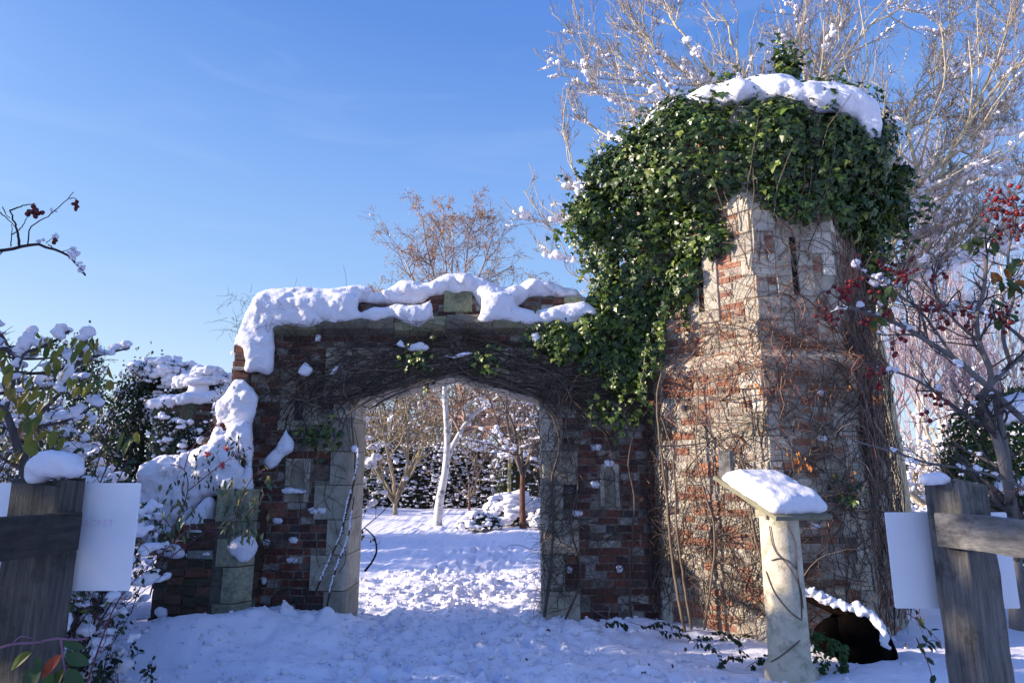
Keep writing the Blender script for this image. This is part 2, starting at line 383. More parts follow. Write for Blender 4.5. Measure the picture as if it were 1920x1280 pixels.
def courses(z0, z1, intervals, h=.077, joint=.011, lmin=.10, lmax=.235):
    rows = []; z = z0
    while z < z1 - .03:
        hh = h * rw.uniform(.9, 1.12); zz = min(z + hh, z1)
        sp = []
        for a, b in intervals((z + zz) / 2):
            u = a
            while u < b - .02:
                L = rw.uniform(lmin, lmax); e = u + L
                if b - e < .07: e = b
                sp.append((u + joint / 2, min(e, b) - joint / 2)); u = e
        rows.append((z + joint / 2, zz - joint / 2, sp)); z = zz
    return rows
STC = [(.46, .41, .33), (.40, .36, .30), (.48, .44, .37), (.34, .31, .25)]
def sub(iv, holes):
    for (c, d) in holes:
        out = []
        for a, b in iv:
            if d <= a or c >= b: out.append((a, b))
            else:
                if c - a > .02: out.append((a, c))
                if b - d > .02: out.append((d, b))
        iv = out
    return iv
def prism(mb, P, z0, z1, col=(1, 1, 1), mi=0):
    n = len(P); zt = z1 if hasattr(z1, '__len__') else [z1] * n
    v = [(p[0], p[1], z0) for p in P] + [(p[0], p[1], zt[k]) for k, p in enumerate(P)]
    f = [(k, (k + 1) % n, n + (k + 1) % n, n + k) for k in range(n)]
    mb.add(v, np.array(f), col, mi); mb.add([v[k] for k in range(n)], [tuple(range(n))[::-1]], col, mi); mb.add([v[n + k] for k in range(n)], [tuple(range(n))], col, mi)
def bx(mb, x0, x1, y0, y1, z0, z1, col=(1, 1, 1), mi=0):
    prism(mb, [(x0, y0), (x1, y0), (x1, y1), (x0, y1)], z0, z1, col, mi)

WY = 7.30; WT = .62
XL, XR = -3.05, 2.05          # wall ends
OL, OR_, OA, ZS, ZA = -1.79, .335, -.68, 2.34, 2.66      # opening
ZC = 3.14                     # underside of the coping
def arch_z(x):
    """intrados of the four-centred arch"""
    t = np.clip(abs(x - OA) / ((OA - OL) if x < OA else (OR_ - OA)), 0, 1)
    return ZS + (ZA - ZS) * (.86 * (1 - t) + .14 * math.sqrt(max(0, 1 - t ** 4))) if t < .86 else ZS + (ZA - ZS) * (.26 * math.sqrt(max(0, 1 - ((t - .72) / .28) ** 2)))
arch = thing('arch_wall', 'old brick garden wall pierced by a wide pointed stone archway, covered in dead creeper', 'wall', (-.6, WY, 0))
# core with the opening
xs = [OL] + list(np.linspace(OL, OR_, 29)[1:-1]) + [OR_]
azs = [ZS] + [arch_z(x) for x in xs[1:-1]] + [ZS]
G_ = .012; xs = [OL - G_] + xs[1:-1] + [OR_ + G_]; azs = [a + G_ for a in azs]
outer = [(XL, -.2), (OL - G_, -.2)] + list(zip(xs, azs)) + [(OR_ + G_, -.2), (XR, -.2), (XR, ZC + .05), (XL, ZC + .05)]
core = MB(); n = len(outer)
# triangulate the front by strips
def strip_face(y, flip):
    def q(a, b, c, d): core.add([(p[0], y, p[1]) for p in (a, b, c, d)], np.array([(3, 2, 1, 0) if flip else (0, 1, 2, 3)]))
    q((XL, -.2), (OL - G_, -.2), (OL - G_, ZC + .05), (XL, ZC + .05)); q((OR_ + G_, -.2), (XR, -.2), (XR, ZC + .05), (OR_ + G_, ZC + .05))
    for k in range(len(xs) - 1): q((xs[k], azs[k]), (xs[k + 1], azs[k + 1]), (xs[k + 1], ZC + .05), (xs[k], ZC + .05))
strip_face(WY, False); strip_face(WY + WT, True)
for k in range(n):
    a, b = outer[k], outer[(k + 1) % n]
    core.add([(a[0], WY, a[1]), (a[0], WY + WT, a[1]), (b[0], WY + WT, b[1]), (b[0], WY, b[1])], np.array([(0, 1, 2, 3)]))
build(core, 'core', M['mortar'], arch)
# ragged left end: masonry continues in broken steps
# brick facing, front and back
NICHES = [(-2.52, -2.25, 1.25, 1.72), (.98, 1.19, 1.20, 1.66)]
SLITS = [(-2.56, -2.28, 2.05, 2.62), (.93, 1.22, 2.06, 2.58)]
def quoin_w(z, side): return .24 if int((z - .02) / .37) % 2 == side else .40
def iv_front(z):
    iv = [(XL, XR)]
    if z < ZS: iv = sub(iv, [(OL - quoin_w(z, 0), OR_ + quoin_w(z, 1))])
    elif z < 2.98: iv = sub(iv, [(OL - .36, OR_ + .36)])
    for a, b, c, d in NICHES:
        if c - .02 < z < d + .02: iv = sub(iv, [(a - .02, b + .02)])
    for a, b, c, d in SLITS:
        if c - .02 < z < d + .02: iv = sub(iv, [(a - .1, b + .1)])
    return [(a - XL, b - XL) for a, b in iv]
br = MB()
face_blocks(br, (XL, WY), (XR, WY), courses(-.05, ZC, iv_front), (0, -1), cols=BR, probs=BP)
def iv_back(z):
    iv = [(XL, XR)]
    if z < 2.95: iv = sub(iv, [(OL - .3, OR_ + .3)])
    return [(XR - b, XR - a) for a, b in iv]
face_blocks(br, (XR, WY + WT), (XL, WY + WT), courses(-.05, ZC, iv_back), (0, 1), cols=BR, probs=BP)
face_blocks(br, (XL, WY + WT), (XL, WY), courses(-.05, ZC, lambda z: [(0, WT)]), (-1, 0), cols=BR, probs=BP)
build(br, 'brick_facing', M['brick'], arch)
# stone surround of the arch
st = MB()
z = -.05; k = 0
while z < ZS - .02:
    h = min(.37, ZS - z)
    for side, x0, x1 in ((0, OL - quoin_w(z + h / 2, 0), OL), (1, OR_, OR_ + quoin_w(z + h / 2, 1))):
        c = np.array(STC[rw.integers(4)]) * rw.uniform(.85, 1.1)
        b = .035; y0 = WY - .03; y1 = WY + WT + .02
        if side == 0: P = [(x0 + .006, y0), (x1 - b, y0), (x1, y0 + b), (x1, y1 - b), (x1 - b, y1), (x0 + .006, y1)]
        else: P = [(x0 + b, y0), (x1 - .006, y0), (x1 - .006, y1), (x0 + b, y1), (x0, y1 - b), (x0, y0 + b)]
        prism(st, P, z + .005, z + h - .005, c)
    z += h; k += 1
# voussoir/spandrel slabs: strips between intrados and 3.0
sx = [OL - .36, OL, OL + .42, OL + .78, OA, OR_ - .72, OR_ - .36, OR_, OR_ + .36]
for a, b in zip(sx[:-1], sx[1:]):
    c = np.array(STC[rw.integers(4)]) * rw.uniform(.85, 1.1)
    m = max(2, int((b - a) / .05)); xx = np.linspace(a + .005, b - .005, m)
    bot = [ZS + .005 if (x < OL or x > OR_) else arch_z(x) for x in xx]
    y0 = WY - .032 + rw.uniform(-.003, .003); y1 = WY + WT + .02
    for q in range(m - 1):
        v = [(xx[q], y0, bot[q]), (xx[q + 1], y0, bot[q + 1]), (xx[q + 1], y0, 2.975), (xx[q], y0, 2.975), (xx[q], y1, bot[q]), (xx[q + 1], y1, bot[q + 1]), (xx[q + 1], y1, 2.975), (xx[q], y1, 2.975)]
        st.add(v, np.array([(0, 1, 2, 3), (5, 4, 7, 6), (0, 4, 5, 1), (3, 2, 6, 7)]), c)
    st.add([(xx[0], y0, bot[0]), (xx[0], y1, bot[0]), (xx[0], y1, 2.975), (xx[0], y0, 2.975)], np.array([(0, 3, 2, 1)]), c)
    st.add([(xx[-1], y0, bot[-1]), (xx[-1], y1, bot[-1]), (xx[-1], y1, 2.975), (xx[-1], y0, 2.975)], np.array([(0, 1, 2, 3)]), c)
build(st, 'stone_surround', M['stone'], arch)
# niches and slit windows
def frame_window(parent, x0, x1, z0, z1, slit, name, y=WY, depth=.10, point=True):
    fr = MB(); c = np.array(STC[rw.integers(3)]) * .9; w = x1 - x0; sw = w * (.32 if slit else .2); yy = y - .028
    bx(fr, x0 - (.07 if slit else 0), x0 + sw, yy, y + .15, z0 + (0.1 if slit else .0), z1 - .0, c)
    bx(fr, x1 - sw, x1 + (.07 if slit else 0), yy + .002, y + .15, z0 + (0.1 if slit else .0), z1 - .0, c * 1.05)
    if slit: bx(fr, x0 - .09, x1 + .09, yy - .002, y + .15, z0 - .01, z0 + .095, c * .95); bx(fr, x0 - .09, x1 + .09, yy - .001, y + .15, z1 + .003, z1 + .10, c)
    # pointed head
    m = 8; a = x0 + sw; b = x1 - sw; mid = (a + b) / 2; hh = (b - a) * (.8 if point else .5)
    for q in range(m):
        for s in (0, 1):
            t0, t1 = q / m, (q + 1) / m
            f = lambda t: z1 - hh + hh * (1 - (1 - t) ** 2) * .9
            xa, xb = ((a + (mid - a) * t0, a + (mid - a) * t1) if s == 0 else (b - (b - mid) * t1, b - (b - mid) * t0))
            ta, tb = (t0, t1) if s == 0 else (t1, t0)
            v = [(xa, yy + .001, f(ta)), (xb, yy + .001, f(tb)), (xb, yy + .001, z1 - .001), (xa, yy + .001, z1 - .001), (xa, y + .15, f(ta)), (xb, y + .15, f(tb)), (xb, y + .15, z1 - .001), (xa, y + .15, z1 - .001)]
            fr.add(v, np.array([(0, 1, 2, 3), (0, 4, 5, 1)]), c)
    o = build(fr, name, M['stone'], parent)
    bk = MB(); bx(bk, x0 + sw * .9, x1 - sw * .9, y + (-.004 if not slit else .0 - .006), y + .0, z0 + .001, z1 + .0, (.05, .05, .05) if slit else c * .62)  # flat panel: shade of the opening painted near-black, niche backs in dimmed stone
    q = build(bk, 'recess_shade', M['stone'], o)
    return o
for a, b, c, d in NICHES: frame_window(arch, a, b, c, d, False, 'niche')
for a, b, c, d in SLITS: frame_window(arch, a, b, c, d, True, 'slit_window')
# coping moulding: runs along the top of the wall face, returned to the left
cp = MB(); x = XL - .06
while x < XR:
    e = min(x + rw.uniform(.22, .6), XR); c = np.array([(.20, .19, .12), (.27, .26, .15), (.16, .14, .11)][rw.integers(3)]) * rw.uniform(.6, 1.1); dz = rw.uniform(-.018, .012); dy_ = rw.uniform(-.02, .02)
    prof = [(WY - .02, ZC), (WY - .11, ZC + .05), (WY - .125, ZC + .12), (WY - .03, ZC + .23), (WY + WT + .05, ZC + .23), (WY + WT + .1, ZC + .08), (WY + WT, ZC)]
    v = [(x + .004, p[0] + dy_, p[1] + dz) for p in prof] + [(e - .004, p[0] + dy_ + rw.uniform(-.012, .012), p[1] + dz + rw.uniform(-.012, .012)) for p in prof]; m = len(prof)
    cp.add(v, np.array([(k, (k + 1) % m, m + (k + 1) % m, m + k) for k in range(m)]), c)
    cp.add(v[:m], [tuple(range(m))], c); cp.add(v[m:], [tuple(range(m))[::-1]], c)
    x = e
build(cp, 'coping', M['stone'], arch)
# broken parapet: brick stumps standing on the coping
pz = ZC + .23
par = MB()
stumps = [(672, 790, 545, .0), (812, 900, 530, .0), (965, 1085, 540, .05)]
ptops = [(XL, 3.45), (-2.1, 3.55), (-1.8, 3.62), (-1.1, 3.60), (-.95, 3.72), (-.4, 3.74), (-.3, 3.5), (0, 3.5), (.15, 3.70), (.75, 3.68), (.9, 3.5), (XR, 3.5)]
def ptop(x): return float(np.interp(x, [p[0] for p in ptops], [p[1] for p in ptops])) - .05
nseg = 40; xx = np.linspace(XL, XR, nseg)
for a, b in zip(xx[:-1], xx[1:]):
    prism(par, [(a, WY + .1), (b, WY + .1), (b, WY + WT - .05), (a, WY + WT - .05)], pz - .02, [ptop(a), ptop(b), ptop(b) - .02, ptop(a) - .02], (.17, .145, .12))
face_blocks(par, (XL, WY + .1), (XR, WY + .1), courses(pz, 3.74, lambda z: [(u - .04, u + .04) for u in []] or _ivp(z)), (0, -1), cols=BR, probs=BP) if False else None
def _ivp(z):
    out = []; cur = None
    for u in np.linspace(XL, XR, 120):
        if ptop(u) > z:
            if cur is None: cur = u
        elif cur is not None:
            out.append((cur - XL, u - XL)); cur = None
    if cur is not None: out.append((cur - XL, XR - XL))
    return out
face_blocks(par, (XL, WY + .1), (XR, WY + .1), courses(pz, 3.74, _ivp), (0, -1), cols=BR, probs=BP)
# the stone block in the middle stump
p0 = at(833, 540, WY + .07); p1 = at(885, 585, WY + .07)
bx(par, p0[0], p1[0], WY + .06, WY + .3, p1[2], p0[2], (.30, .29, .17))
p0 = at(1058, 556, WY + .02); p1 = at(1092, 570, WY + .02)
bx(par, p0[0], p1[0], WY + .03, WY + .3, p1[2], p0[2], (.34, .33, .20))
build(par, 'parapet', M['brick'], arch)

# ---- ruined stub of the matching tower at the left end (part of the same wall)
sb = MB()
def ruin_col(P, z1, faces, cols=BR, probs=BP, q=None, prot=(.0, .03)):
    """P: outline (counter-clockwise seen from above), z1: top; faces: indices of outer faces to clad"""
    prism(sb, P, -.2, z1 - .02, (.12, .11, .09))
    for k in faces:
        A, B = P[k], P[(k + 1) % len(P)]; L = math.hypot(B[0] - A[0], B[1] - A[1]); d = ((B[0] - A[0]) / L, (B[1] - A[1]) / L); nr = (d[1], -d[0])
        face_blocks(sb, A, B, courses(-.05, z1, lambda z: [(0, L)], h=.085, lmax=.27), nr, cols=cols, probs=probs, prot=prot, jit=.007)
yf = 6.62
g0 = gnd(283, 1205); 
xa = at(288, 1100, yf)[0]; xb = at(395, 1100, yf)[0]; xc = at(440, 1100, yf)[0]; xd = -2.72
BRD = [(.09, .05, .035), (.13, .07, .05), (.07, .06, .04), (.16, .07, .05), (.28, .27, .25)]; BPD = np.array([.3, .25, .2, .2, .05])
# stepped: lowest course block out to the left, rising towards the wall
steps = [(xa, xa + .12, .98), (xa + .12, xa + .30, 1.06), (xa + .30, xb, 1.12)]
for x0, x1, zt in steps:
    ruin_col([(x0, yf), (x1, yf), (x1, 7.5), (x0, 7.5)], zt, [0] + ([3] if x0 == xa else []), BRD, BPD)
ruin_col([(xb, yf), (xc, yf), (xd, WY - .0), (xd, 7.5), (xb, 7.5)], 1.18, [1], BRD, BPD)
# its corner quoins
qz = 0.02
for (h, w0) in ((.30, .20), (.34, .12), (.27, .20), (.16, .07), (.32, .24)):
    c = np.array((.34, .34, .24)) * rw.uniform(.7, .95)
    P = [(xc - w0, yf - .02), (xc + .01, yf - .02), (xc + .12, yf + .14), (xc + .05, yf + .2), (xc - w0, yf + .2)]
    prism(sb, P, qz + .005, qz + h - .006, c); qz += h
# broken masonry climbing the end of the wall behind it
for (x0, x1, y0, zt) in ((-3.62, -3.35, 7.1, 1.55), (-3.4, -3.2, 7.12, 1.95), (-3.3, -3.03, 7.16, 2.35), (-3.18, -3.0, 7.22, 2.75)):
    ruin_col([(x0, y0), (x1, y0), (x1, 7.9), (x0, 7.9)], zt, [0, 3], BR, BP)
ruin_col([(-3.22, 7.33), (-3.045, 7.33), (-3.045, 7.9), (-3.22, 7.9)], 3.2, [0, 3], BR, BP)
build(sb, 'ruined_end', M['brick'], arch)

# ------------------------------------------------------------------ the octagonal tower
tower = thing('tower', 'octagonal ruined brick and stone tower beside the archway, its top smothered in green ivy', 'tower', (3.0, 7.7, 0))
OCT = [(2.53, 6.40), (3.42, 6.42), (4.12, 7.15), (4.15, 8.20), (3.42, 8.95), (2.50, 8.95), (1.62, 8.25), (1.61, 7.25)]
OC = np.mean(OCT, 0)
def scale_oct(k): return [tuple(OC + (np.array(p) - OC) * k) for p in OCT]
ZSC0, ZSC1, ZT = 2.60, 2.80, 5.55
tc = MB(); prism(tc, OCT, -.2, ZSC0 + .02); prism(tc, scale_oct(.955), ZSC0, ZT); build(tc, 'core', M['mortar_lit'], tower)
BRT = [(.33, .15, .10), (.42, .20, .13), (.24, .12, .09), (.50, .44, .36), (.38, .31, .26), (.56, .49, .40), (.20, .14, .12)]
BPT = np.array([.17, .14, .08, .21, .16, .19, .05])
tb = MB(); ts = MB()
for k in range(8):
    for (P, z0, z1) in ((OCT, -.05, ZSC0), (scale_oct(.955), ZSC1, ZT)):
        A, B = np.array(P[k]), np.array(P[(k + 1) % 8]); L = np.linalg.norm(B - A); d = (B - A) / L; nr = (d[1], -d[0])
        holes = []
        if P is not OCT and k == 0: holes = [(L / 2 - .2, L / 2 + .2, 3.2, 4.2)]
        if P is not OCT and k == 7: holes = [(L / 2 - .2, L / 2 + .2, 3.1, 4.2)]
        def qw(z, s): return .13 + (.11 if int(z / .24 + s) % 2 else 0)
        def iv(z):
            i_ = [(qw(z, 0), L - qw(z, 1))]
            for h in holes:
                if h[2] < z < h[3]: i_ = sub(i_, [(h[0], h[1])])
            return i_
        face_blocks(tb, A, B, courses(z0, z1, iv, lmax=.22), nr, cols=BRT, probs=BPT)
        # quoins follow the same rhythm
        z = z0
        while z < z1 - .02:
            zz = min((int(z / .24 + 1e-6) + 1) * .24, z1); zm = (z + zz) / 2
            c = np.array(STC[rw.integers(4)]) * rw.uniform(.9, 1.3)
            face_blocks(ts, A, B, [(z + .004, zz - .004, [(0.001, qw(zm, 0) - .005), (L - qw(zm, 1) + .005, L - .001)])], nr, cols=[tuple(c)], probs=[1.], prot=(.006, .034), jit=.006, inset=.009)
            z = zz
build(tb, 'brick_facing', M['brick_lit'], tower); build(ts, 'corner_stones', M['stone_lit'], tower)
sc_ = MB(); P1 = scale_oct(1.045); P2 = scale_oct(.975); nP = 8
v = [(p[0], p[1], ZSC0) for p in scale_oct(1.0)] + [(p[0], p[1], ZSC0 + .05) for p in P1] + [(p[0], p[1], ZSC0 + .12) for p in P1] + [(p[0], p[1], ZSC1 + .01) for p in P2]
f = []
for r in range(3):
    for k in range(8): f.append((r * 8 + k, r * 8 + (k + 1) % 8, (r + 1) * 8 + (k + 1) % 8, (r + 1) * 8 + k))
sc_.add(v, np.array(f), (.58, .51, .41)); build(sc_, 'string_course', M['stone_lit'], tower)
def tower_slit(k, z0, z1, name='slit_window'):
    P = scale_oct(.955); A, B = np.array(P[k]), np.array(P[(k + 1) % 8]); L = np.linalg.norm(B - A); d = (B - A) / L; nr = np.array((d[1], -d[0])); c = L / 2
    fr = MB(); cc = (.42, .38, .31)
    for (u0, u1, a, b) in ((c - .195, c - .033, z0, z1), (c + .033, c + .195, z0, z1), (c - .197, c + .197, z0 - .13, z0 - .002), (c - .197, c + .197, z1 + .002, z1 + .2)):
        face_blocks(fr, A, B, [(a, b, [(u0, u1)])], nr, cols=[cc], probs=[1.], prot=(.024, .027), jit=.001)
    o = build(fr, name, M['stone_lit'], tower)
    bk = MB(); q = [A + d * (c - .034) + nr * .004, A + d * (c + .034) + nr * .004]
    bk.add([(q[0][0], q[0][1], z0 - .003), (q[1][0], q[1][1], z0 - .003), (q[1][0], q[1][1], z1 + .003), (q[0][0], q[0][1], z1 + .003)], np.array([(0, 1, 2, 3)]), (.012, .012, .012))  # flush dark quad paints the shade inside the slit
    build(bk, 'recess_shade', M['stone'], o)
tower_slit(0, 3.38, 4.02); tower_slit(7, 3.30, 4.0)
# ------------------------------------------------------------------ plants
def lerp_path(P, t):
    """P (k,n,3), t (m,) param per selected path index -> helper for arrays of (path,t)"""
    n = P.shape[1]; f = t * (n - 1); i = np.minimum(f.astype(int), n - 2); w = (f - i)[:, None]
    return i, w
def walk(S, D, L, n, wig, up, rng, droop=0.):
    """random-walk paths from S along D with length L"""
    k = len(S); P = np.zeros((k, n, 3)); P[:, 0] = S; d = norm(D.copy()); st = (L / (n - 1))[:, None]
    upv = np.array([0, 0, 1.])
    for j in range(1, n):
        d = norm(d + rng.normal(0, wig, (k, 3)) + upv * (up / n) - upv * (droop * j / n / n))
        P[:, j] = P[:, j - 1] + d * st
    return P
def grow(P, rad, levels, rng):
    """P (k,n,3) main limbs, rad (k,n); returns the list of levels [(P,rad)]"""
    out = [(P, rad)]
    for lv in levels:
        P, rad = out[-1]; k = len(P)
        c = lv['c']; cnt = rng.poisson(c, k) if c < 30 else np.full(k, int(c))
        if 'bylen' in lv:
            ln = np.linalg.norm(np.diff(P, axis=1), axis=2).sum(1); cnt = rng.poisson(ln * lv['bylen'])
        idx = np.repeat(np.arange(k), cnt)
        if len(idx) == 0: break
        t = lv.get('t0', .15) + (1 - lv.get('t0', .15)) * rng.random(len(idx)) ** lv.get('tp', 1.0)
        i, w = lerp_path(P, t); S = P[idx, i] * (1 - w) + P[idx, i + 1] * w
        T = norm(P[idx, i + 1] - P[idx, i]); r = rad[idx, i] * (1 - w[:, 0]) + rad[idx, i + 1] * w[:, 0]
        q = norm(np.cross(T, rng.normal(0, 1, T.shape))); ang = np.radians(rng.normal(lv.get('a', 42), lv.get('as', 12), len(idx)))[:, None]
        if 'flat' in lv: q[:, 2] *= lv['flat']; q = norm(q)
        D = T * np.cos(ang) + q * np.sin(ang); D[:, 2] += lv.get('lift', 0)
        plen = np.linalg.norm(np.diff(P, axis=1), axis=2).sum(1)[idx]
        L = (plen * lv.get('ratio', .5) * (1 - .55 * t) if 'len' not in lv else lv['len'] * np.ones(len(idx))) * rng.uniform(.5, 1.3, len(idx))
        C = walk(S, D, L, lv.get('n', 5), lv.get('wig', .16), lv.get('up', .3), rng, lv.get('droop', 0))
        r0 = np.maximum(np.minimum(r * lv.get('rr', .6), lv.get('rmax', 9)), lv.get('rmin', .0012))
        rr = r0[:, None] * np.linspace(1, .35, C.shape[1])[None]
        out.append((C, np.maximum(rr, lv.get('rmin', .0012) * .6)))
    return out
def limb_rad(P, r0, r1=None):
    n = P.shape[1]; r0 = np.broadcast_to(r0, (len(P),)); return r0[:, None] * np.linspace(1, .3 if r1 is None else r1, n)[None]
def emit(mb, levels, cols, sides=(6, 5, 4, 3, 3), rng=None, mi=0):
    for q, (P, r) in enumerate(levels):
        c = np.array(cols[min(q, len(cols) - 1)])
        cc = c[None] * (rng.uniform(.75, 1.25, (len(P), 1)) if rng is not None else 1) * np.ones((len(P), 3))
        tubes(mb, P, r, sides[min(q, len(sides) - 1)], cc, mi)
def pts_on(level, n, rng, t0=.1, flat=None):
    P, r = level; k, m, _ = P.shape; out = 0
    idx = rng.integers(0, k, n * (3 if flat else 1)); t = rng.uniform(t0, 1, len(idx))
    i, w = lerp_path(P, t); S = P[idx, i] * (1 - w) + P[idx, i + 1] * w; T = norm(P[idx, i + 1] - P[idx, i]); rr = r[idx, i]
    if flat:
        keep = np.abs(T[:, 2]) < rng.uniform(.1, flat, len(T)); S, T, rr = S[keep][:n], T[keep][:n], rr[keep][:n]
    return S, T, rr
def along(T):
    z = np.broadcast_to(np.array([0, 0, 1.]), T.shape); y = norm(np.cross(z, T)); x = T; zz = np.cross(x, y)
    return np.stack([x, y, zz], -1)
def snow_clumps(level, n, size, rng, flat=.7, t0=.1, kmax=5, sig=.5):
    """irregular clumps resting along the upper side of branches: centres and radii"""
    S, T, rr = pts_on(level, n, rng, t0, flat)
    if len(S) == 0: return np.zeros((0, 3)), np.zeros((0, 3))
    s = np.minimum(size * rng.lognormal(-.55, sig, len(S)), size * 1.8); k = kmax; W_ = 1.5 if kmax < 7 else 2.6; o = rng.uniform(-W_, W_, (len(S), k, 1)) * s[:, None, None]
    C = S[:, None] + T[:, None] * o + rng.normal(0, .22, (len(S), k, 3)) * s[:, None, None]
    r = s[:, None] * rng.uniform(.45, 1, (len(S), k)) * (1 - .4 * np.abs(o[..., 0]) / (W_ * s[:, None]))
    C[..., 2] += rr[:, None] + r * .45
    keep = rng.random((len(S), k)) < rng.uniform(.35, 1, (len(S), 1)); keep[:, 0] = True
    r3 = r[keep][:, None] * np.array([1, 1, .78]) * rng.uniform(.85, 1.15, (keep.sum(), 3))
    return C[keep], r3
def snow_on(mb, level, n, size, rng, flat=.8, elong=1.8, ico_=None, t0=.1, jit=.22):
    """clumps of snow lying along branches: mostly small, a few large"""
    C, r3 = snow_clumps(level, n, size, rng, min(flat, .72), t0, 4 if size > .03 else 3)
    if len(C): blobs(mb, C, r3, rng, ico_ or ICO1, jit, Rm=randR(len(C), rng) if jit > .25 else None)
def leaves_on(mb, level, n, size, cols, rng, tv=LEAF_V, tf=LEAF_F, down=.8, t0=.2, tilt=.8, mi=0, off=.0):
    S, T, rr = pts_on(level, n, rng, t0)
    up = np.array([0, 0, -down]) + rng.normal(0, .5, S.shape) + T * .4
    nn = rng.normal(0, 1, S.shape) + np.array([0, -.5, .6])
    Rm = frames(nn, norm(up), rng, tilt * .3)
    c = np.array(cols)[rng.integers(0, len(cols), len(S))] * rng.uniform(.7, 1.25, (len(S), 1))
    s = size * rng.uniform(.6, 1.25, len(S))
    scatter(mb, tv, tf, S + rng.normal(0, 1, S.shape) * off, Rm, s, c, mi)
def in_poly(P, x, y):
    P = np.asarray(P, float); ins = np.zeros(x.shape, bool); j = len(P) - 1
    for i in range(len(P)):
        xi, yi = P[i]; xj, yj = P[j]
        c = ((yi > y) != (yj > y)) & (x < (xj - xi) * (y - yi) / (yj - yi + 1e-12) + xi); ins ^= c; j = i
    return ins
def poly_dist(P, x, y):
    P = np.asarray(P, float); d = np.full(x.shape, 1e9)
    for i in range(len(P)):
        a = P[i]; b = P[(i + 1) % len(P)]; ab = b - a
        t = np.clip(((x - a[0]) * ab[0] + (y - a[1]) * ab[1]) / (ab @ ab + 1e-9), 0, 1)
        d = np.minimum(d, np.hypot(x - a[0] - t * ab[0], y - a[1] - t * ab[1]))
    return d
tex_c = bpy.data.textures.new('snow_lumps', 'CLOUDS'); tex_c.noise_scale = .11; tex_c.noise_depth = 3
tex_f = bpy.data.textures.new('snow_grain', 'CLOUDS'); tex_f.noise_scale = .022; tex_f.noise_depth = 3
def snow_obj(name, C, S, rng, voxel=.02, disp=.03, parent=None, label=None, cat='snow', m=None, group=None, smooth=3):
    """one soft body of snow: overlapping lumps fused by a voxel remesh"""
    mb = MB(); C = np.asarray(C, float); off = C.mean(0) if parent is None else None
    blobs(mb, C, S, rng, ICO1, .12)
    if parent is None:
        for i in range(len(mb.V)): mb.V[i] = mb.V[i] - off
    o = build(mb, name, m or M['snow'], parent, True)
    if parent is None: o.location = off; tag(o, label, cat, group)
    r = o.modifiers.new('fuse', 'REMESH'); r.mode = 'VOXEL'; r.voxel_size = voxel; r.use_smooth_shade = True
    if smooth:
        q = o.modifiers.new('soft', 'SMOOTH'); q.factor = .6; q.iterations = smooth
    if disp:
        d = o.modifiers.new('lumps', 'DISPLACE'); d.texture = tex_c; d.texture_coords = 'LOCAL'; d.strength = disp; d.mid_level = .5
        d = o.modifiers.new('grain', 'DISPLACE'); d.texture = tex_f; d.texture_coords = 'LOCAL'; d.strength = disp * .55; d.mid_level = .5
    return o
def fill_px(poly, Y, n, rmax, rng, holes=(), rmin=.012, ydepth=.06, dy=None):
    """lump centres filling a traced outline that stands at depth Y"""
    P = np.array([(p[0], p[1]) for p in poly], float); lo = P.min(0); hi = P.max(0)
    x = rng.uniform(lo[0], hi[0], n * 4); y = rng.uniform(lo[1], hi[1], n * 4)
    m = in_poly(P, x, y)
    for h in holes: m &= ~in_poly(h, x, y)
    x = x[m][:n]; y = y[m][:n]; d = poly_dist(P, x, y)
    for h in holes: d = np.minimum(d, poly_dist(h, x, y))
    r = np.clip(d * pxm(Y), rmin, rmax); k = d * pxm(Y) > rmin * .5; x, y, r = x[k], y[k], r[k]
    C = np.array([at(a, b, Y + rng.uniform(-ydepth, ydepth) + (dy(a, b) if dy else 0)) for a, b in zip(x, y)])
    return C, np.stack([r, r, r], 1)
# ------------------------------------------------------------------ snow on the arch wall
rs = np.random.default_rng(21)
polyL = [(428, 662), (452, 612), (462, 585), (478, 552), (500, 542), (560, 537), (620, 541), (668, 533), (725, 541), (755, 522), (800, 530), (840, 512), (872, 511), (910, 522), (945, 540), (975, 530), (998, 520), (1040, 528), (1075, 552), (1100, 566), (1125, 585), (1132, 604), (1090, 612), (1040, 606), (990, 612), (930, 604), (898, 612), (880, 596), (830, 606), (805, 598), (790, 618), (768, 612), (740, 596), (700, 606), (672, 598), (640, 612), (610, 607), (575, 616), (540, 612), (512, 618), (516, 650), (512, 700), (500, 705), (482, 695), (470, 704), (456, 696), (462, 676), (458, 652), (444, 648), (436, 676)]
holes = [[(670, 580), (678, 552), (712, 545), (722, 560), (748, 548), (790, 556), (812, 556), (790, 572), (745, 570), (716, 576), (700, 574), (676, 584)],
         [(811, 560), (830, 538), (884, 537), (886, 556), (903, 562), (900, 592), (884, 601), (812, 594)],
         [(962, 572), (985, 545), (1030, 543), (1040, 556), (1086, 557), (1088, 566), (1055, 570), (1000, 582)]]
C1, S1 = fill_px(polyL, WY - .05, 2600, .085, rs, holes, .014, .05, dy=lambda a, b: .12 * (b < 560) - .04 * (b > 640))
# the same cover continued back over the top of the wall
xx = rs.uniform(XL, XR, 900); C2 = np.stack([xx, rs.uniform(WY + .1, WY + WT, 900), [ptop(x) + .04 for x in xx]], 1); S2 = np.stack([np.full(900, .09)] * 2 + [np.full(900, .07)], 1)
C2[:, 2] = np.minimum(C2[:, 2], at(600, 545, WY)[2] + .12)
snow_obj('snow_cover', np.vstack([C1, C2]), np.vstack([S1, S2]), rs, .015, .02, label='thick snow lying along the broken parapet on top of the arch wall', smooth=26)
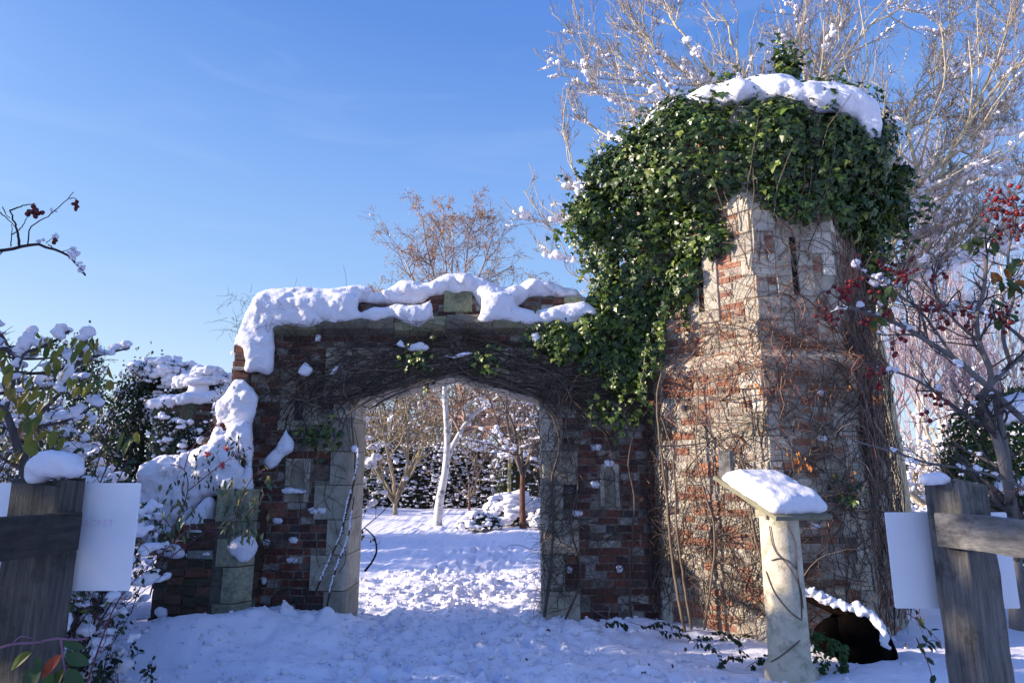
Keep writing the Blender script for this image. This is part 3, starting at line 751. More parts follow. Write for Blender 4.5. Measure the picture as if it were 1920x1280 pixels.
# wiry creeper ends poking out of the parapet snow
k = 170; u = np.where(rs.random(k) < .5, rs.uniform(XL - .1, -2.3, k), rs.uniform(-2.3, 1.2, k)); S0 = np.stack([u, rs.uniform(WY - .12, WY - .02, k), rs.uniform(3.12, 3.62, k)], 1); S0[:26, 0] = rs.uniform(-3.35, -3.15, 26)
D0 = rs.normal(0, 1, (k, 3)) + np.array([-.3, -.6, .2]); Pp = walk(S0, D0, rs.uniform(.08, .34, k), 7, .3, 0, rs, 1.5)
twb = MB(); tubes(twb, Pp, limb_rad(Pp, .0024, .5), 3, (.06, .045, .04))
# sheet of snow on the sloping broken end of the wall
polyS = [(436, 716), (452, 708), (470, 722), (480, 740), (487, 748), (476, 768), (474, 800), (470, 835), (476, 870), (470, 905), (478, 950), (470, 980), (448, 985), (432, 960), (430, 930), (405, 915), (385, 880), (372, 850), (395, 830), (402, 790), (410, 755), (425, 730)]
polyS = [(a + (4 if i % 2 else -3), b) for i, (a, b) in enumerate(polyS)]
C, S = fill_px(polyS, 7.02, 1500, .075, rs, [[(440, 862), (452, 850), (462, 868), (456, 884), (442, 880)], [(414, 800), (422, 792), (428, 806), (420, 816)]], .012, .09, dy=lambda a, b: .12 if b < 800 else -.12)
snow_obj('snow_drift', C, S, rs, .016, .035, label='steep snow slope on the broken left end of the arch wall', smooth=14)
polyC = [(262, 872), (300, 856), (345, 850), (400, 830), (440, 850), (462, 900), (440, 925), (380, 930), (352, 975), (330, 1015), (290, 1030), (262, 1000), (255, 940)]
C, S = fill_px(polyC, 6.95, 1100, .10, rs, (), .02, .16)
snow_obj('snow_drift', C, S, rs, .02, .055, label='rounded snow bank on the bushes left of the ruined stub', group=None)
# snow on the steps of the stub and small patches caught on ledges of the wall
small = []
C, S = fill_px([(527, 1114), (535, 1124), (552, 1148), (568, 1153), (582, 1144), (592, 1157), (604, 1142), (620, 1133), (630, 1160), (644, 1180), (668, 1205), (640, 1216), (520, 1212), (524, 1160)], 6.74, 500, .13, rs, (), .008, .05)
snow_obj('snow_drift', C, S, rs, .013, .02, label='peaked drift of snow piled at the foot of the left pier')
C, S = fill_px([(292, 1040), (318, 1010), (345, 985), (370, 950), (392, 925), (404, 940), (402, 985), (390, 1010), (385, 1034), (340, 1036)], 6.78, 420, .10, rs, (), .012, .08)
snow_obj('snow_drift', C, S, rs, .014, .025, label='slanting wedge of snow between the ruined stub and the wall end', smooth=8)
def patch(poly, Y, label, r=.05, n=160, vox=.009, disp=.014):
    C, S = fill_px(poly, Y, n, r, rs, (), .008, .012)
    snow_obj('snow_patch', C, S, rs, vox, disp, label=label, group='snow patches caught on the masonry', smooth=2)
patch([(290, 1035), (300, 1020), (340, 1018), (352, 1040), (395, 1032), (400, 1042), (330, 1046)], 6.62, 'thin snow on the lower left step of the ruined stub', .06, 240, .012)
patch([(425, 1028), (432, 1010), (452, 1002), (478, 1010), (482, 1030), (468, 1050), (455, 1052), (440, 1042)], 6.66, 'round lump of snow on the edge of the ruined stub', .09, 200, .012)
patch([(288, 1145), (298, 1137), (312, 1142), (314, 1154), (302, 1158)], 6.58, 'small oval snow patch low on the ruined stub', .04)
patch([(492, 866), (520, 836), (536, 802), (540, 812), (552, 828), (550, 846), (530, 856), (520, 872), (505, 880)], 7.24, 'pointed wedge of snow hanging on the wall left of the lower niche', .07, 260, .010)
patch([(558, 694), (572, 678), (588, 690), (586, 700), (574, 706), (562, 702)], 7.25, 'small dome of snow above the left slit window', .05)
patch([(618, 702), (628, 686), (650, 684), (634, 692), (624, 704)], 7.25, 'curved sliver of snow beside the left slit window', .03)
patch([(736, 648), (752, 636), (760, 648), (790, 640), (808, 650), (800, 658), (770, 658), (758, 652)], 7.22, 'snow caught on creeper high above the arch', .035)
patch([(812, 662), (850, 668), (866, 660), (900, 660), (870, 668), (850, 672)], 7.22, 'thin line of snow on creeper above the arch', .022)
patch([(590, 640), (594, 626), (602, 628), (600, 640)], 7.25, 'tiny tooth of snow under the left coping', .03)
patch([(994, 626), (1010, 622), (1016, 636), (1008, 648), (998, 636)], 7.2, 'tuft of snow under the coping beside the ivy', .04)
patch([(658, 840), (664, 833), (673, 838), (672, 846), (663, 848)], 7.2, 'snowball caught on the left jamb of the arch', .045)
patch([(526, 916), (548, 913), (575, 918), (574, 924), (530, 925)], 7.25, 'strip of snow on top of the left niche', .03)
for (x, y, w, h, wh) in ((596, 957, 46, 13, 'right of the left niche'), (520, 976, 22, 12, 'left of the left niche'), (498, 1016, 18, 12, 'low down left of the left niche'), (550, 1012, 20, 12, 'below the left niche'), (492, 1088, 18, 14, 'near the foot of the left pier'), (547, 1050, 24, 10, 'under the left niche sill'), (1117, 838, 24, 12, 'high on the right pier'), (1142, 868, 22, 14, 'beside the right slit'), (1116, 908, 20, 14, 'above the right niche'), (1082, 962, 26, 12, 'left of the right niche'), (1068, 1068, 12, 14, 'low on the right pier jamb'), (1162, 1066, 14, 14, 'low on the right pier'), (1247, 1038, 12, 16, 'at the corner of pier and tower'), (1537, 735, 18, 16, 'on the shaded tower face'), (1540, 822, 26, 12, 'on the middle of the shaded tower face'), (1530, 986, 16, 10, 'behind the sloping board on the tower'), (1385, 798, 34, 12, 'on the sunlit tower face'), (1334, 736, 20, 14, 'on the sunlit tower face below the string course')):
    Yp = (WY - .015) if x < 1240 else (6.385 if x > 1446 else 6.40 + (1446 - x) / 196 * .88 - .02)
    patch([(x - w / 2, y - h * .3), (x - w * .2, y - h / 2), (x + w * .3, y - h * .45), (x + w / 2, y), (x + w * .3, y + h / 2), (x - w * .3, y + h * .45)], Yp, 'white snow patch on the bricks ' + wh, .020, 90, .007, .008)
# snow on top of the tower
polyT = [(1280, 188), (1320, 180), (1350, 165), (1385, 150), (1430, 138), (1480, 148), (1500, 154), (1560, 154), (1612, 168), (1644, 196), (1654, 235), (1648, 272), (1630, 268), (1618, 240), (1596, 222), (1560, 210), (1530, 212), (1505, 196), (1480, 190), (1440, 172), (1400, 178), (1360, 200), (1330, 196), (1290, 198)]
C1, S1 = fill_px(polyT, 6.42, 1500, .13, rs, (), .02, .12, dy=lambda a, b: .5 if a < 1460 else 0)
th = rs.uniform(0, 6.28, 500); rr_ = np.sqrt(rs.random(500)) * 1.25
C2 = np.stack([OC[0] + rr_ * np.cos(th), OC[1] + rr_ * np.sin(th), np.full(500, 5.73) + .1 * np.cos(rr_)], 1); S2 = np.full((500, 3), .16)
snow_obj('snow_cover', np.vstack([C1, C2]), np.vstack([S1, S2]), rs, .022, .035, label='deep cap of snow on the ivy-covered top of the tower', smooth=14)

# ------------------------------------------------------------------ creepers on the masonry
rv = np.random.default_rng(5)
def surf_arch(u, z, o): return np.stack([u, np.full_like(u, WY - .025) - o - .115 * np.clip((z - ZC + .03) / .05, 0, 1) * np.clip((ZC + .2 - z) / .08, 0, 1), z], -1)
per = [np.array(p) for p in OCT]; 
TP = [OCT[6], OCT[7], OCT[0], OCT[1], OCT[2], OCT[3]]
TL = np.concatenate(([0], np.cumsum([math.dist(TP[i], TP[i + 1]) for i in range(5)])))
def surf_tower(u, z, o):
    k = np.where(z > 2.72, .957, 1.0)
    x = np.interp(u, TL, [p[0] for p in TP]); y = np.interp(u, TL, [p[1] for p in TP])
    d = np.stack([x - OC[0], y - OC[1]], -1); dn = norm(d); bump = .05 * np.exp(-((z - 2.7) / .12) ** 2)
    q = OC + d * k[..., None] + dn * (o + .02 + bump)[..., None]
    return np.concatenate([q, z[..., None]], -1)
def creep(mb, surf, U0, Z0, TH, L, n, wig, r0, off=(.005, .05), cols=((.09, .055, .045),), inside=None, sides=3, grav=0):
    k = len(U0); u = U0.copy(); z = Z0.copy(); th = TH.copy(); U = [u.copy()]; Zs = [z.copy()]; kap = rv.normal(0, wig * .5, k)
    for j in range(n - 1):
        th = th + rv.normal(0, wig, k) + kap; u = u + np.cos(th) * L / (n - 1); z = z + np.sin(th) * L / (n - 1) - grav * j * L / (n * n)
        U.append(u.copy()); Zs.append(z.copy())
    U = np.stack(U, 1); Zs = np.stack(Zs, 1)
    if inside is not None: keep = inside(U, Zs).all(1); U, Zs = U[keep], Zs[keep]; L = L[keep]; r0 = r0[keep]
    k = len(U)
    o = rv.uniform(off[0], off[1], (k, 1)) + rv.normal(0, .008, (k, n)).cumsum(1); o = np.clip(o, .002, off[1] * 1.8)
    P = surf(U.ravel(), Zs.ravel(), o.ravel()).reshape(k, n, 3)
    c = np.array(cols)[rv.integers(0, len(cols), k)] * rv.uniform(.6, 1.4, (k, 1))
    tubes(mb, P, np.maximum(r0[:, None] * np.linspace(1, .45, n)[None], .0011), sides, c)
    return P
def inside_arch(U, Z):
    ok = (U > XL - .1) & (U < XR + .1) & (Z > -.02) & (Z < ZC + .25)
    xs_ = np.linspace(OL, OR_, 60); az = np.array([arch_z(x) for x in xs_]); lim = np.interp(U, xs_, az, left=-9, right=-9)
    return ok & ~((U > OL + .02) & (U < OR_ - .02) & (Z < lim - .015))
DK = ((.06, .045, .04), (.10, .07, .055), (.045, .03, .03), (.13, .10, .08))
av = thing('climbing_creeper', 'dark leafless creeper matted over the arch wall and hanging at its right jamb', 'creeper', (-.6, WY, 0))
mb = MB()
# arched flow above the opening
k = 1500; u = rv.uniform(OL - .7, OR_ + 1.0, k); dz = rv.random(k) ** 1.6 * .55
base = np.interp(u, np.linspace(OL, OR_, 60), [arch_z(x) for x in np.linspace(OL, OR_, 60)], left=ZS, right=ZS)
slope = np.where(u < OA, .28, -.30)
creep(mb, surf_arch, u, base + .01 + dz, np.arctan(slope) + np.where(rv.random(k) < .5, 0, np.pi) * 1 + rv.normal(0, .3, k), rv.uniform(.3, 1.1, k), 9, .18, rv.lognormal(-5.7, .45, k), (.004, .055), DK, inside_arch)
# hanging fringe under the arch edge
k = 260; u = rv.uniform(OL + .02, OR_ - .02, k); zz = np.interp(u, np.linspace(OL, OR_, 60), [arch_z(x) for x in np.linspace(OL, OR_, 60)])
creep(mb, surf_arch, u, zz + .02, np.where(u < OA, .3, -.3) + rv.normal(0, .25, k) + np.where(rv.random(k) < .5, 0, np.pi), rv.uniform(.15, .5, k), 7, .15, rv.uniform(.0015, .004, k), (.0, .09), DK)
# spread over the whole wall, thicker at the right
k = 900; u = np.where(rv.random(k) < .68, rv.uniform(OR_ - .02, XR, k), rv.uniform(XL, OL + .02, k))
creep(mb, surf_arch, u, rv.uniform(.0, 3.1, k), rv.normal(1.5, .8, k), rv.uniform(.25, .9, k), 8, .32, rv.lognormal(-5.8, .45, k), (.004, .05), DK, inside_arch)
k = 240; creep(mb, surf_arch, rv.uniform(OR_ - .05, OR_ + .35, k), rv.uniform(.1, 2.3, k), rv.normal(1.6, .9, k), rv.uniform(.2, .7, k), 8, .35, rv.uniform(.0015, .005, k), (.004, .10), DK)
k = 200; creep(mb, surf_arch, rv.uniform(XL, -1.2, k), rv.uniform(2.2, 3.2, k), rv.normal(.1, .7, k), rv.uniform(.3, .9, k), 8, .25, rv.uniform(.0015, .004, k), (.004, .06), DK)
# fringe on the right jamb, sticking into the opening
k = 170; S0 = np.stack([np.full(k, OR_ + .02), rv.uniform(WY - .05, WY + .1, k), rv.uniform(.05, 1.5, k)], 1)
D0 = np.stack([-np.abs(rv.normal(.6, .5, k)), rv.normal(0, .3, k), rv.normal(-.5, .7, k)], 1)
P = walk(S0, D0, rv.uniform(.06, .26, k), 6, .3, 0, rv, 2.); tubes(mb, P, limb_rad(P, .002, .5), 3, (.05, .035, .035))
build(mb, 'fine_stems', M['vine'], av); build(twb, 'loose_ends', M['vine'], av)
# main woody stems, traced
def stems(parent, L, name='woody_stem', col=(.085, .065, .055), m='vine', off=.05):
    for (Y, r, pts) in L:
        P = resample(poly_at([(a, b, Y) for a, b in pts]), 24); P = P + rv.normal(0, .003, P.shape)
        mb = MB(); tubes(mb, P[None], limb_rad(P[None], r, .5), 6, col); build(mb, name, M[m], parent, True)
stems(av, [(7.2, .014, [(1186, 1175), (1180, 1100), (1186, 1000), (1190, 930), (1178, 860), (1200, 790), (1240, 740)]),
           (7.2, .018, [(1020, 1155), (1030, 1080), (1038, 990), (1034, 900), (1050, 840), (1040, 790), (1010, 750), (960, 722), (900, 716)]),
           (7.2, .013, [(1060, 1160), (1090, 1080), (1070, 980), (1084, 900), (1060, 800), (1070, 740), (1020, 690), (960, 680)]),
           (7.18, .012, [(690, 768), (730, 744), (790, 722), (850, 706), (910, 712), (960, 726), (1016, 756), (1060, 800)]),
           (7.18, .010, [(640, 820), (650, 780), (690, 752), (750, 730), (820, 708), (900, 690)]),
           (7.22, .012, [(640, 1000), (664, 900), (662, 820), (648, 740), (600, 700)])])
# two snow-dusted rose canes leaning on the left pier and an arched cane by the jamb
def cane(label, Y, r, pts, col=(.05, .035, .03), snow=True):
    P = resample(poly_at([(a, b, Y) for a, b in pts]), 40); t = tag(empty('rose_cane', P[0]), label, 'cane', 'bare canes against the left pier')
    mb = MB(); tubes(mb, P[None], limb_rad(P[None], r, .5), 6, col)
    sd_, T, _ = pts_on((P[None], limb_rad(P[None], r)), 16, rv); tw = walk(sd_, rv.normal(0, 1, sd_.shape), rv.uniform(.03, .15, len(sd_)), 4, .2, .3, rv); tubes(mb, tw, limb_rad(tw, .002), 3, col)
    build(mb, 'stem', M['vine'], t, True)
    if snow:
        i_ = rv.integers(2, 34, 420); j_ = rv.random((420, 1)); kp = vnoise(i_ * .35, i_ * 0.0 + 3, 4) > .32; C = (P[i_] * (1 - j_) + P[i_ + 1] * j_)[kp]; C = C + np.array([-.004, -.006, r * .5]) + rv.normal(0, .004, C.shape); snow_obj('snow', C, rv.uniform(.004, .010, C.shape), rv, .0045, .004, parent=t, smooth=1)
cane('long snow-dusted cane leaning right across the left pier', 7.0, .012, [(582, 1132), (600, 1090), (622, 1040), (640, 1000), (650, 950), (664, 900), (672, 850), (664, 800)])
cane('shorter snow-dusted cane rising to the edge of the left jamb', 7.0, .011, [(612, 1140), (626, 1080), (640, 1040), (652, 1010), (660, 960), (664, 930)])
cane('dark bare cane bowed out into the archway from the left jamb', 7.25, .014, [(684, 1070), (698, 1052), (706, 1032), (702, 1008), (690, 994), (684, 990)], (.02, .016, .015), False)

tv = thing('climbing_creeper', 'reddish leafless creeper netted over the sunlit and shaded faces of the tower', 'creeper', (2.9, 6.4, 0))
mb = MB(); RD = ((.20, .09, .06), (.27, .12, .07), (.14, .09, .07), (.20, .15, .12), (.08, .055, .05))
okt = lambda U, Z: (U > .1) & (U < TL[-1] - .1) & (Z > 0) & (Z < 5.4)
k = 1150; creep(mb, surf_tower, rv.uniform(.2, TL[-1] - .2, k), rv.uniform(0, 4.6, k), rv.normal(1.57, .9, k), rv.uniform(.2, .9, k), 8, .28, rv.lognormal(-5.75, .45, k), (.002, .03), RD, okt)
k = 120; creep(mb, surf_tower, rv.uniform(TL[2] - .1, TL[3] + .2, k), rv.uniform(2.9, 4.3, k), rv.normal(1.57, 1., k), rv.uniform(.2, .7, k), 9, .32, rv.lognormal(-5.8, .4, k), (.005, .05), RD, okt)
k = 900; creep(mb, surf_tower, rv.uniform(.5, TL[-1] - .3, k), rv.normal(2.75, .35, k), rv.uniform(0, 6.28, k), rv.uniform(.12, .5, k), 8, .42, rv.uniform(.0015, .0038, k), (.01, .12), ((.26, .10, .06), (.20, .07, .045), (.30, .15, .09)), okt)
k = 420; creep(mb, surf_tower, TL[1] + .1 + (TL[3] - TL[1] + .2) * rv.random(k) ** .42, 2.9 * rv.random(k) ** 1.2, rv.normal(1.57, .8, k), rv.uniform(.3, 1.2, k), 10, .26, rv.lognormal(-5.35, .4, k), (.01, .08), DK, okt)
k = 300; creep(mb, surf_tower, rv.uniform(TL[1] - .2, TL[2] + .2, k), 1.3 * rv.random(k) ** 1.4, rv.normal(1.2, .9, k), rv.uniform(.3, 1., k), 9, .3, rv.uniform(.0015, .005, k), (.01, .13), DK, okt)
k = 420; creep(mb, surf_tower, rv.uniform(TL[3] + .1, TL[4] + .3, k), rv.uniform(.0, 3.4, k), rv.normal(1.57, .4, k), rv.uniform(.4, 1.3, k), 9, .14, rv.uniform(.002, .007, k), (.01, .12), DK, okt)
k = 300; creep(mb, surf_tower, rv.uniform(TL[1] - .45, TL[1] + .15, k), rv.uniform(.0, 2.5, k), rv.normal(1.57, .35, k), rv.uniform(.4, 1.3, k), 9, .14, rv.uniform(.002, .006, k), (.01, .12), DK, okt)
build(mb, 'fine_stems', M['vine'], tv)
stems(tv, [(6.45, .012, [(1320, 1180), (1340, 1000), (1305, 860), (1310, 740), (1300, 690)]), (6.42, .011, [(1440, 1100), (1410, 980), (1395, 880), (1360, 780), (1335, 700)]),
           (6.8, .018, [(1285, 1190), (1262, 1060), (1250, 930), (1236, 820), (1232, 740), (1240, 700)]), (6.75, .014, [(1296, 1180), (1270, 1000), (1262, 860), (1240, 780)]),
           (6.5, .016, [(1560, 1140), (1600, 1020), (1612, 900), (1618, 780), (1600, 660), (1606, 560)]), (6.62, .02, [(1640, 1160), (1632, 1000), (1640, 860), (1636, 740), (1650, 640)]),
           (6.35, .010, [(1230, 836), (1290, 834), (1340, 826), (1390, 812), (1420, 780)])], col=(.15, .11, .08))
# dead rust-coloured leaves and petioles
mb = MB(); k = 420; u = np.clip(rv.normal(TL[2], .5, k), .3, TL[-1] - .4); z = np.where(rv.random(k) < .65, rv.normal(2.7, .4, k), rv.uniform(1, 4, k))
S0 = surf_tower(u, z, rv.uniform(.02, .1, k)); c = np.array([(.36, .10, .035), (.30, .13, .05), (.42, .20, .07), (.22, .07, .04)])[rv.integers(0, 4, k)]
scatter(mb, LEAF_V, LEAF_F, S0, frames(np.tile([[-.4, -1, .2]], (k, 1)), np.array([0, 0, -1.]), rv, .7), np.stack([rv.uniform(.01, .03, k), rv.uniform(.03, .06, k), np.full(k, .03)], 1), c)
for (px, py, n_, s_) in ((1420, 725, 9, .06), (1490, 855, 12, .05), (1505, 870, 8, .05), (1372, 600, 6, .05), (1365, 690, 8, .045), (1235, 735, 8, .06), (1585, 725, 4, .04), (1640, 745, 6, .04), (1596, 895, 5, .035)):
    Yp = 6.3 if px > 1446 else 6.3 + (1446 - px) / 196 * .85
    S0 = np.tile(at(px, py, Yp), (n_, 1)) + rv.normal(0, .035, (n_, 3)); c = np.array([(.60, .20, .04), (.42, .14, .04), (.55, .30, .07)])[rv.integers(0, 3, n_)]
    scatter(mb, LEAF_V, LEAF_F, S0, frames(np.tile([[-.5, -1, .1]], (n_, 1)), np.array([0, 0, -1.]), rv, .8), np.stack([rv.uniform(.6, 1, n_) * s_, rv.uniform(.8, 1.4, n_) * s_, np.full(n_, s_)], 1), c)
build(mb, 'dead_leaves', M['leaf'], tv)

# ------------------------------------------------------------------ ivy
ri = np.random.default_rng(11)
def on(px, py, Y): return at(px, py, Y)
# (px, py, Y, rx, ry, rz)
IV = [(1445, 270, 6.72, .40, .45, .48), (1440, 340, 6.68, .34, .35, .30), (1530, 330, 6.7, .40, .35, .5), (1460, 300, 7.0, 1.0, .75, .85), (1330, 310, 7.0, .85, .65, .75), (1545, 300, 7.1, .62, .75, .80), (1240, 350, 7.3, .70, .50, .75), (1180, 430, 7.5, .50, .38, .80), (1215, 500, 7.4, .50, .38, .70),
      (1175, 590, 7.45, .46, .34, .58), (1205, 620, 7.35, .24, .25, .42), (1130, 660, 7.35, .42, .22, .36), (1165, 700, 7.3, .24, .2, .27), (1060, 640, 7.22, .30, .16, .20), (1120, 620, 7.2, .28, .22, .22),
      (1390, 225, 7.1, .70, .6, .30), (1300, 240, 7.1, .5, .5, .35), (1520, 262, 7.1, .55, .55, .24), (1590, 380, 7.3, .32, .5, .65), (1622, 470, 7.35, .18, .35, .5), (1665, 390, 7.2, .18, .25, .3), (1560, 400, 6.75, .45, .3, .30), (1450, 380, 6.65, .45, .3, .28),
      (1325, 440, 6.95, .34, .28, .40), (1285, 520, 6.98, .18, .18, .30), (1345, 450, 6.74, .18, .16, .20), (1500, 395, 6.55, .40, .22, .20), (1265, 530, 7.15, .2, .2, .30), (1466, 122, 6.9, .07, .07, .17), (1480, 140, 6.9, .12, .12, .12), (1110, 400, 7.3, .22, .25, .30), (1140, 330, 7.3, .26, .25, .26), (1680, 330, 7.2, .16, .2, .10)]
E = np.array([np.concatenate([at(a, b, Y), (rx, ry, rz)]) for a, b, Y, rx, ry, rz in IV])
def ell_leaves(E, n, rng, shell=(.82, 1.12), noise_amp=.14):
    area = (E[:, 3] * E[:, 4] + E[:, 4] * E[:, 5] + E[:, 3] * E[:, 5]); idx = rng.choice(len(E), n, p=area / area.sum())
    d = norm(rng.normal(0, 1, (n, 3))); c = E[idx, :3]; r = E[idx, 3:]
    f = rng.uniform(*shell, (n, 1)); lump = 1 + noise_amp * (vnoise(d[:, 0:1] * 4 + idx[:, None] * 7, d[:, 2:3] * 4 + d[:, 1:2] * 3, 5) * 2 - 1)
    p = c + d * r * f * lump; nrm = norm(d / r)
    ins = np.zeros(n, bool)
    for e in E:
        q = (p - e[:3]) / e[3:]; ins |= ((q ** 2).sum(1) < .62)
    k = ~ins
    return p[k], nrm[k]
iv = thing('ivy', 'dense glossy green ivy bulging over the tower top and spilling onto the arch wall', 'ivy', (2.6, 7.0, 0))
GC = np.array([(.030, .062, .010), (.055, .095, .014), (.020, .040, .010), (.09, .14, .018), (.16, .20, .03), (.034, .064, .016)])
p, nr = ell_leaves(E, 62000, ri); k = (p[:, 1] < 7.9); p, nr = p[k], nr[k]
# keep the lower edge of the curtain off the windows
px_ = p[:, 0]; 
mb = MB(); n = len(p); c = GC[ri.choice(6, n, p=[.28, .2, .22, .13, .07, .10])] * ri.uniform(.7, 1.25, (n, 1))
scatter(mb, IVY_V, IVY_F, p, frames(nr + np.array([0, -.15, .15]), np.array([0, 0, -1.]), ri, .42), ri.lognormal(-2.76, .30, n), c)
# sprigs and trailing runners
edge = [(1095, 330, 7.2), (1075, 390, 7.2), (1080, 440, 7.2), (1110, 300, 7.2), (1060, 430, 7.2), (1700, 330, 7.1), (1735, 385, 7.1), (1710, 410, 7.1), (1690, 440, 7.1), (1670, 500, 7.2), (1468, 85, 6.9), (1475, 98, 6.9), (1360, 150, 6.9), (1345, 160, 6.9), (1490, 110, 6.9), (1575, 168, 6.8), (1600, 175, 6.8), (1555, 172, 6.8), (1180, 245, 7.1), (1150, 270, 7.1), (1225, 215, 7.1), (1000, 640, 7.2), (1015, 612, 7.2), (1050, 640, 7.2), (790, 675, 7.2), (800, 688, 7.2), (905, 680, 7.2), (775, 672, 7.2), (915, 672, 7.2), (1140, 775, 7.2), (1170, 785, 7.15), (1125, 760, 7.2), (1200, 770, 7.1), (580, 815, 7.22), (600, 820, 7.22), (620, 812, 7.22), (1590, 915, 6.35), (1570, 905, 6.35), (1600, 925, 6.35)]
for (a, b, Y) in edge:
    m = 26 if Y > 6.4 else 9; q = at(a, b, Y) + ri.normal(0, 1, (m, 3)) * np.array([.09, .05, .09]); nn = np.tile([[-.2, -1, .3]], (m, 1))
    scatter(mb, IVY_V, IVY_F, q, frames(nn, np.array([0, 0, -1.]), ri, .6), ri.uniform(.045, .085, m), GC[ri.choice(6, m)] * ri.uniform(.8, 1.2, (m, 1)))
# hanging strands below the bulk
hs = [(1090, 440), (1110, 520), (1100, 480), (1130, 560), (1150, 690), (1200, 690), (1230, 650), (1265, 590), (1300, 560), (1320, 520), (1345, 470), (1360, 440), (1400, 425), (1500, 420), (1560, 440), (1600, 460), (1640, 520), (1655, 550), (1215, 690), (1285, 575), (1240, 620), (1180, 720), (1060, 650), (1040, 645)]
for (a, b) in hs * 3:
    Y = 6.72 if 1330 < a < 1600 else 6.95 if a > 1200 else 7.12
    a += ri.uniform(-12, 12); L = ri.uniform(.15, .5); s0 = at(a, b - 40, Y); P = walk(s0[None], np.array([[ri.normal(0, .15), 0, -1.]]), np.array([L]), 10, .1, 0, ri)
    tubes(mb, P, limb_rad(P, .003, .5), 3, (.06, .08, .03)); q = np.repeat(P[0], 2, 0) + ri.normal(0, .018, (20, 3))
    scatter(mb, IVY_V, IVY_F, q, frames(np.tile([[-.3, -1, .2]], (20, 1)), np.array([0, 0, -1.]), ri, .5), ri.uniform(.04, .075, 20), GC[ri.choice(6, 20)])
build(mb, 'foliage', M['ivy'], iv)
mb = MB()
for e in E[:6]: pass
k = 60; S0 = np.stack([ri.uniform(1.9, 4.0, k), ri.uniform(6.5, 7.1, k), ri.uniform(2.6, 4.5, k)], 1); S0 = surf_tower(ri.uniform(.5, TL[-1] - .5, k), ri.uniform(3.6, 4.8, k), np.full(k, .03))
P = walk(S0, np.tile([[0, 0, 1.]], (k, 1)), ri.uniform(.5, 1.3, k), 8, .15, .5, ri); tubes(mb, P, limb_rad(P, .008, .5), 4, (.10, .08, .06)); build(mb, 'stems', M['vine'], iv)
# ------------------------------------------------------------------ timber posts, rails and notice boards
rp = np.random.default_rng(31)
def timber(name, P, z0, z1, m, parent, seg=26, warp=.0035, topvar=.012, ch=.006):
    """a squared, slightly worn post: outline P (4 corners) grown from z0 to z1 with chamfers"""
    P = np.array(P, float); c = P.mean(0); O = []
    for k in range(4):
        a, b, d = P[k - 1], P[k], P[(k + 1) % 4]
        O += [b + norm(a - b) * ch, b + norm(d - b) * ch]
    n = len(O); O = np.array(O); V = []; 
    for j in range(seg + 1):
        z = z0 + (z1 - z0) * j / seg; q = O + rp.normal(0, warp * .35, O.shape)
        for k in range(n): V.append((q[k, 0], q[k, 1], z + (topvar * math.sin(k * 1.9) if j == seg else 0)))
    F = [(j * n + k, j * n + (k + 1) % n, (j + 1) * n + (k + 1) % n, (j + 1) * n + k) for j in range(seg) for k in range(n)]
    mb = MB(); mb.add(V, np.array(F)); t0 = seg * n
    cv = list(V[t0:t0 + n]) + [(c[0], c[1], z1 + .004)]
    mb.add(cv, [(k, (k + 1) % n, n) for k in range(n)]); return build(mb, name, M[m], parent)
def beam(name, A, B, h, th, m, parent, seg=30):
    A = np.array(A, float); B = np.array(B, float); d = norm(B - A); s = np.cross(d, [0, 0, 1.]); s = norm(s); u = np.array([0, 0, 1.])
    prof = [(-.5, -.5), (-.5, -.42), (-.5, .42), (-.46, .5), (.46, .5), (.5, .42), (.5, -.42), (.46, -.5)]
    V = []; 
    for j in range(seg + 1):
        p = A + (B - A) * j / seg; w = rp.normal(0, .0012, 2)
        for a, b in prof: V.append(p + s * (a * th + w[0]) + u * (b * h + w[1]))
    n = len(prof); F = [(j * n + k, j * n + (k + 1) % n, (j + 1) * n + (k + 1) % n, (j + 1) * n + k) for j in range(seg) for k in range(n)]
    mb = MB(); mb.add(V, np.array(F)); mb.add(V[:n], [tuple(range(n))[::-1]]); mb.add(V[-n:], [tuple(range(n))]); return build(mb, name, M[m], parent)
def fence(label, corner, d, e, wf, wd, ztop, rz0, rz1, side, lean=0):
    corner = np.array(corner); d = norm(np.array(d, float)); e = norm(np.array(e, float))
    t = thing('timber_fence', label, 'fence', (corner[0], corner[1], 0))
    P = [corner, corner + e * wf, corner + e * wf - d * wd, corner - d * wd]
    if side < 0: P = P[::-1]
    timber('post', P, -.1, ztop, 'wood', t)
    m = -e                                     # outward normal of the inner face
    a = corner - d * wd * .5 + m * .010; b = a + d * 2.2
    for zc in ((rz0 + rz1) / 2, (rz0 + rz1) / 2 - .42, (rz0 + rz1) / 2 - .84):
        beam('rail', (*a, zc), (*b, zc), rz1 - rz0, .045, 'rail', t)
        if zc < (rz0 + rz1) / 2 - .01: continue
    P2 = [p + d * 2.2 for p in P]; timber('post', P2, -.1, ztop, 'wood', t)
    return t
def rails_once(): pass
d = (.245, -.97); e = (.97, .245)
fr = fence('weathered oak gatepost with a rail running off to the right of the path', (1.289, 1.90), d, e, .115, .115, 1.562, 1.380, 1.474, 1)
d = (-.10, -.995); e = (-.995, .10)
cl = at(117, 905, 1.68)
fl = fence('weathered dark gatepost with a mossy rail at the left of the path, topped with snow', (cl[0], 1.68), d, e, .145, .085, 1.567, 1.397, 1.492, -1)
